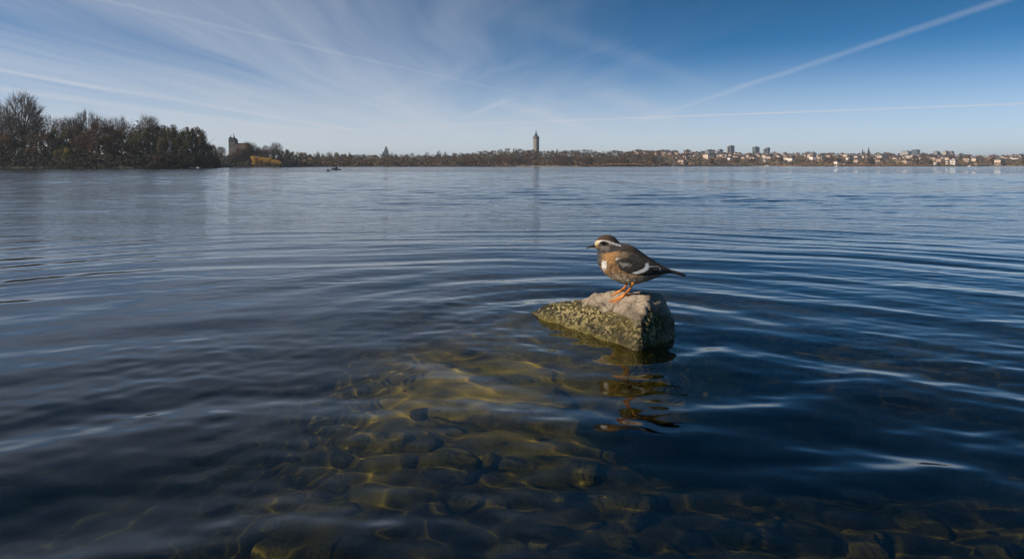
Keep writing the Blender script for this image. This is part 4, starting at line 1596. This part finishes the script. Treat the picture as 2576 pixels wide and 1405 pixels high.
block(1700, 1707, 396.5, 414, 1040, 'narrow white-ended block beside the blue grey apartment slab', m_white, 'apartment_block', .8, .8)
block(1708, 1735, 393.5, 414, 1060, 'blue grey apartment slab above the shore trees', m_greyw, 'apartment_block', .25, .5)
block(1868, 1907, 401, 410, 1150, 'long low white row building across the town slope', m_cream, 'row_building', .12, .2, 2, False)
block(1912, 1920, 400, 416, 1070, 'small bright white corner house near the pale beach', m_white, 'apartment_block', .8, .9)
block(1921, 1946, 401, 408, 1100, 'low white building right of the bright corner house', m_cream, 'row_building', .2, .3, 2, False)
block(1950, 1981, 406.5, 416, 1030, 'long pale grey shed by the shore right of the pale beach', m_conc, 'row_building', .15, .3, 2, False)
block(2054, 2090, 403, 411, 1150, 'long cream building stepped along the slope left of the twin spires', m_cream, 'row_building', .3, .35, 2, False)
block(2062, 2075, 397, 404, 1250, 'cream house block above the long cream building', m_cream, 'apartment_block', .4, .7)
block(2121, 2130, 412, 418, 1020, 'small pale boathouse at the shore below the twin spires', m_conc, 'boathouse', .5, .7, 1, False)
block(2349, 2359, 408.5, 417.5, 1030, 'squat white house by the shore on the right', m_white, 'apartment_block', .6, .9, 2, False)
block(2378, 2386, 406, 417.5, 1030, 'narrow tall white house left of the biggest white villa', m_white, 'apartment_block', .7, .9)
block(2390, 2408, 402, 418.5, 1020, 'biggest white villa at the shore on the right', m_white, 'apartment_block', .6, .9)
block(2452, 2492, 412, 419, 1020, 'long low white boat shed at the shore on the far right', m_cream, 'row_building', .1, .2, 1, False)

# twin spires of the town church
Y = 1900
tz = ground(2178, Y)
tc = empty('town_church', (PX(2178, Y), Y, tz))
tag(tc, 'far town church with two thin dark spires on the right skyline', 'church')
z_ = lambda py: PZ(py, Y) - tz
x_ = lambda px: PX(px, Y) - PX(2178, Y)
for a, top, wd in ((2169.6, 372.5, 1.6), (2173.6, 379, 1.6), (2185.0, 369.5, 2.6)):
    s = MB()
    u_ = wd * Y / F
    s.box(x_(a) - u_, x_(a) + u_, -u_, u_, -2, z_(386))
    s.add([(x_(a) - u_, -u_, z_(386) + .003), (x_(a) + u_, -u_, z_(386) + .003), (x_(a) + u_, u_, z_(386) + .003), (x_(a) - u_, u_, z_(386) + .003), (x_(a), 0, z_(top))], [(0, 1, 4), (1, 2, 4), (2, 3, 4), (3, 0, 4)])
    s.build('spire', [m_slate], tc)
MB().box(x_(2171.8), x_(2182.2), -6, 6, -2, z_(394)).build('nave', [m_churchw], tc)
MB().gable(x_(2171.8), x_(2182.2), -6, 6, z_(394) + .02, 6, 0, .2).build('nave_roof', [m_redr], tc)

# the town's houses
HV = []
for k, (wm, rm, a, b, h, rh) in enumerate(((m_white, m_redr, 10, 8, 6, 4), (m_cream, m_redr, 12, 8, 6, 4), (m_white, m_brnr, 9, 8, 6.5, 4), (m_pink, m_redr, 11, 8, 6, 4), (m_cream, m_greyr, 14, 9, 8, 3), (m_pink, m_brnr, 10, 9, 7, 4.5))):
    mb = MB()
    mb.box(-a / 2, a / 2, -b / 2, b / 2, -3, h, 0)
    mb.gable(-a / 2, a / 2, -b / 2, b / 2, h + .003, rh, 1, .35)
    mb.box(a * .2, a * .2 + .9, -.45 + 1, .45 + 1, h + rh * .5, h + rh + .8, 0)
    for i in range(3):
        for j in range(2):
            x0 = -a / 2 + a * (.16 + .28 * i)
            mb.box(x0, x0 + 1.2, -b / 2 - .04, -b / 2 + .1, .9 + j * 2.8, 2.3 + j * 2.8, 2)
    HV.append((mb.mesh('house', [wm, rm, m_glass]), ['white house with a red roof', 'cream house with a red roof', 'white house with a brown roof', 'pinkish house with a red roof', 'cream house with a grey roof', 'pinkish house with a brown roof'][k]))
used = []
nh = 0
tries = 0
while nh < 296 and tries < 9000:
    tries += 1
    px = rnd.uniform(1575, 2600)
    t = rnd.random() ** 0.85
    d = 40 + 1000 * t
    S = float(interp(px, SHORE))
    if d < 300 and rnd.random() < .62:
        continue
    if px < 1700 and d < 350:
        continue
    Y = S + d
    x = PX(px, Y)
    if any(abs(x - a) < 11 and abs(Y - b) < 13 for a, b in used):
        continue
    used.append((x, Y))
    me, what = rnd.choice(HV)
    o = link('house', me)
    o.location = (x, Y, ground(px, Y))
    o.rotation_euler = (0, 0, rnd.choice([.55, .75, .95, 1.15, 1.9]) + rnd.uniform(-.2, .2))
    s = rnd.uniform(.7, 1.1)
    o.scale = (s, s, s)
    third = 'below the tower blocks' if px < 2050 else 'on the right half of the town slope'
    tag(o, 'small far %s %s' % (what, third), 'house', 'houses, %s, %s' % (what, third))
    nh += 1
for i in range(96):
    px = rnd.uniform(1570, 2600)
    d = 30 + 1040 * rnd.random()
    if i < 44:
        d = 960 + rnd.uniform(-40, 110)
    elif i < 66:
        d = 25 + rnd.uniform(0, 60)
    Y = float(interp(px, SHORE)) + d
    g0 = ground(px, Y)
    h = rnd.uniform(9, 15)
    k = rnd.choice(['dark', 'brown', 'brown2', 'twig', 'rust'])
    top = HY - (g0 + h - EYE) * F / Y
    tree((LEAFY, k), px, top, h * rnd.uniform(.8, 1.25) * F / Y, Y, 'dark tree on the skyline of the far town' if i < 44 else ('dark tree on the shore below the far town' if i < 66 else 'dark tree between the houses of the far town'),
         'skyline trees of the town' if i < 44 else ('shore trees of the town' if i < 66 else 'garden trees of the town'), parts=False)
for px, top, wp in ((2322, 382, 12), (2364, 382, 10), (2420, 384, 26), (2540, 398, 40), (2566, 404, 40)):
    Y = float(interp(px, SHORE)) + (900 if px < 2500 else 250)
    tree((LEAFY, 'rust' if px > 2500 else 'dark'), px, top, wp, Y, 'broad brown tree at the right edge of the far town' if px > 2500 else 'dark skyline tree beside the blocks right of the twin spires', 'big trees at the right edge' if px > 2500 else 'skyline trees right of the twin spires', parts=False)

# ------------------------------------------------------------------ people and boats on the lake
m_rubber = simple('dark rubber', (.030, .032, .036), (.045, .047, .05), 6, 0.6)
m_cloth = simple('dark clothing', (.022, .024, .030), (.035, .036, .040), 12, 0.9)
m_skin = simple('skin', (.38, .24, .17), (.32, .2, .14), 20, 0.6)
m_hair = simple('dark hair', (.02, .016, .013), None, 30, 0.6)
m_boatw = simple('white boat paint', (.75, .75, .74), (.6, .6, .6), 1.0, 0.4)


def body_mesh(name, chains, mats, voxel=0.018):
    """a continuous figure: limbs as tapering chains of balls, fused by a voxel remesh"""
    mb = MB()
    co, tr = ico(2)
    for ch_ in chains:
        for (p0, r0), (p1, r1) in zip(ch_[:-1], ch_[1:]):
            p0, p1 = Vector(p0), Vector(p1)
            n = max(2, int((p1 - p0).length / (min(r0, r1) * .5)))
            for i in range(n + 1):
                t = i / n
                c_ = p0.lerp(p1, t)
                r_ = r0 + (r1 - r0) * t
                mb.add([(c_.x + q[0] * r_, c_.y + q[1] * r_, c_.z + q[2] * r_) for q in co], tr.tolist())
    o = mb.build(name, mats, None, True)
    md = o.modifiers.new('fuse', 'REMESH')
    md.mode = 'VOXEL'
    md.voxel_size = voxel
    md.use_smooth_shade = True
    return o


def seated(loc, rz, lean, scale, label):
    o = empty('person', loc, rz)
    o.scale = (scale,) * 3
    tag(o, label, 'person')
    L = lean
    sh = (L * .42, 0, .46)
    hd = (L * .62, 0, .70)
    ch_ = [[((0, 0, .10), .15), ((L * .2, 0, .28), .135), (sh, .125), ((L * .52, 0, .56), .06), (hd, .10), ((hd[0] + .02, 0, hd[2] + .03), .105)]]
    for s in (-1, 1):
        ch_.append([((0, s * .09, .10), .095), ((.38, s * .12, .26), .07), ((.50, s * .11, .02), .05), ((.62, s * .11, .0), .04)])
        ch_.append([((sh[0], s * .17, sh[2] - .01), .06), ((sh[0] + .14, s * .24, .28), .045), ((sh[0] + .36, s * .18, .26), .036), ((sh[0] + .43, s * .17, .265), .034)])
    b = body_mesh('body', ch_, [m_cloth])
    b.parent = o
    f = MB()
    co, tr = ico(2)
    f.add([(hd[0] + .035 + q[0] * .085, q[1] * .078, hd[2] + .01 + q[2] * .10) for q in co], tr.tolist())
    f.add([(hd[0] + .125 + q[0] * .02, q[1] * .014, hd[2] + q[2] * .022) for q in co], tr.tolist())
    f.build('face', [m_skin], o, True)
    h = MB()
    h.add([(hd[0] - .015 + q[0] * .108, q[1] * .108, hd[2] + .05 + max(q[2], -.35) * .095) for q in co], tr.tolist())
    h.build('hair', [m_hair], o, True)
    return o


Y = 131
x0 = PX(844.5, Y)
L_ = 24 * Y / F
dg = empty('dinghy', (x0, Y, 0.02))
tag(dg, 'small dark inflatable dinghy far out on the water with people in it', 'boat')
ring = []
for k in range(40):
    a = 2 * math.pi * k / 40
    ex = math.copysign(abs(math.cos(a)) ** .7, math.cos(a)) * L_ / 2
    ring.append(Vector((ex, math.sin(a) * .42 * (1 - .25 * max(0, -math.cos(a))), .09 + .07 * max(0, -math.cos(a)) ** 3)))
tb = MB()
tb.tube(ring + [ring[0]], [.105] * 41, 10)
tb.build('side_tube', [m_rubber], dg, True)
MB().box(-L_ * .42, L_ * .42, -.33, .33, .0, .05).build('floor', [m_rubber], dg)
for s in (-1, 1):
    oar = MB()
    oar.tube([(.1, s * .42, .26), (-.1, s * .95, .12), (-.16, s * 1.15, .06)], [.016, .016, .016], 6)
    oar.box(-.24, -.12, min(s * 1.13, s * 1.38), max(s * 1.13, s * 1.38), .02, .07)
    oar.build('oar', [m_rubber], dg)
seated((x0 + .30, Y, .10), math.pi, .45, .95, 'hunched rower in dark clothes, larger of the two people in the dinghy')
seated((x0 - .62, Y, .10), 0.0, .55, .62, 'small dark figure crouched at the left end of the dinghy')
Y = 96
x1 = PX(823.5, Y)
bd = empty('paddle_board', (x1 + .16, Y, 0.0))
tag(bd, 'small dark board floating left of the dinghy under a sitting figure', 'board')
hb = MB()
n_ = 20
vs, fs = [], []
for k in range(n_):
    a = 2 * math.pi * k / n_
    vs += [(math.cos(a) * .36, math.sin(a) * .18, .0), (math.cos(a) * .36, math.sin(a) * .18, .06)]
fs = [(2 * k, 2 * ((k + 1) % n_), 2 * ((k + 1) % n_) + 1, 2 * k + 1) for k in range(n_)] + [tuple(2 * k for k in range(n_))[::-1], tuple(2 * k + 1 for k in range(n_))]
hb.add(vs, fs)
hb.build('deck', [m_rubber], bd)
MB().box(.22, .30, -.012, .012, -.12, .0).build('fin', [m_rubber], bd)
seated((x1 + .04, Y, .06), 0.0, .12, .52, 'lone small figure sitting upright on a board left of the dinghy')


def moored(px, Y, L, label, mast=False):
    o = empty('moored_boat', (PX(px, Y), Y, 0))
    tag(o, label, 'boat')
    h = MB()
    n = 9
    vs = []
    for i in range(n):
        t = i / (n - 1)
        wv = math.sin(min(1, t * 1.5 + .25) * math.pi / 2) * (1 - max(0, t - .6) ** 2 * 5.5) * .16 * L
        xx = (t - .5) * L
        vs += [(xx, -wv * .6, -.12 * L * .4), (xx, -wv, .09 * L), (xx, wv, .09 * L), (xx, wv * .6, -.12 * L * .4)]
    fs = []
    for i in range(n - 1):
        a, b = i * 4, i * 4 + 4
        fs += [(a, b, b + 1, a + 1), (a + 1, b + 1, b + 2, a + 2), (a + 2, b + 2, b + 3, a + 3), (a + 3, b + 3, b, a)]
    fs += [(0, 1, 2, 3), tuple((n - 1) * 4 + k for k in (3, 2, 1, 0))]
    h.add(vs, fs)
    h.build('hull', [m_boatw], o)
    c_ = MB()
    c_.box(-.2 * L, .12 * L, -.09 * L, .09 * L, .0905 * L, .22 * L)
    c_.build('cabin', [m_boatw], o)
    wb = MB()
    wb.box(-.16 * L, .08 * L, -.093 * L, -.08 * L, .14 * L, .19 * L)
    wb.build('window', [m_glass], o)
    if mast:
        MB().tube([(.0, 0, .1 * L), (0, 0, 1.25 * L)], [.012 * L, .008 * L], 6).build('mast', [m_boatw], o)
    return o


moored(499, 264, 1.7, 'small white boat moored under the dark end of the left wood')
moored(484, 268, 1.6, 'smaller white boat left of the one under the dark end of the left wood')
moored(1932, 940, 8, 'white cabin boat lying at the pale beach below the town')
moored(2105, 985, 7, 'white boat lying at the shore below the twin spires')
moored(1694, 830, 6, 'white boat with a mast by the shore left of the blue grey slab', True)
moored(2440, 985, 7, 'white boat lying at the shore left of the long boat shed')

# ------------------------------------------------------------------ air
hz = MB()
hz.box(-9000, 9000, -60, 7200, -9, 95)
m_haze = bpy.data.materials.new('haze')
m_haze.use_nodes = True
X.nt = m_haze.node_tree
m_haze.node_tree.nodes.remove(m_haze.node_tree.nodes['Principled BSDF'])
pv = m_haze.node_tree.nodes.new('ShaderNodeVolumePrincipled')
pv.inputs['Color'].default_value = (0.80, 0.86, 0.95, 1)
pv.inputs['Density'].default_value = 0.00015
pv.inputs['Anisotropy'].default_value = 0.2
m_haze.node_tree.links.new(pv.outputs[0], m_haze.node_tree.nodes['Material Output'].inputs['Volume'])
haze = hz.build('haze', [m_haze])
tag(haze, kind='stuff')
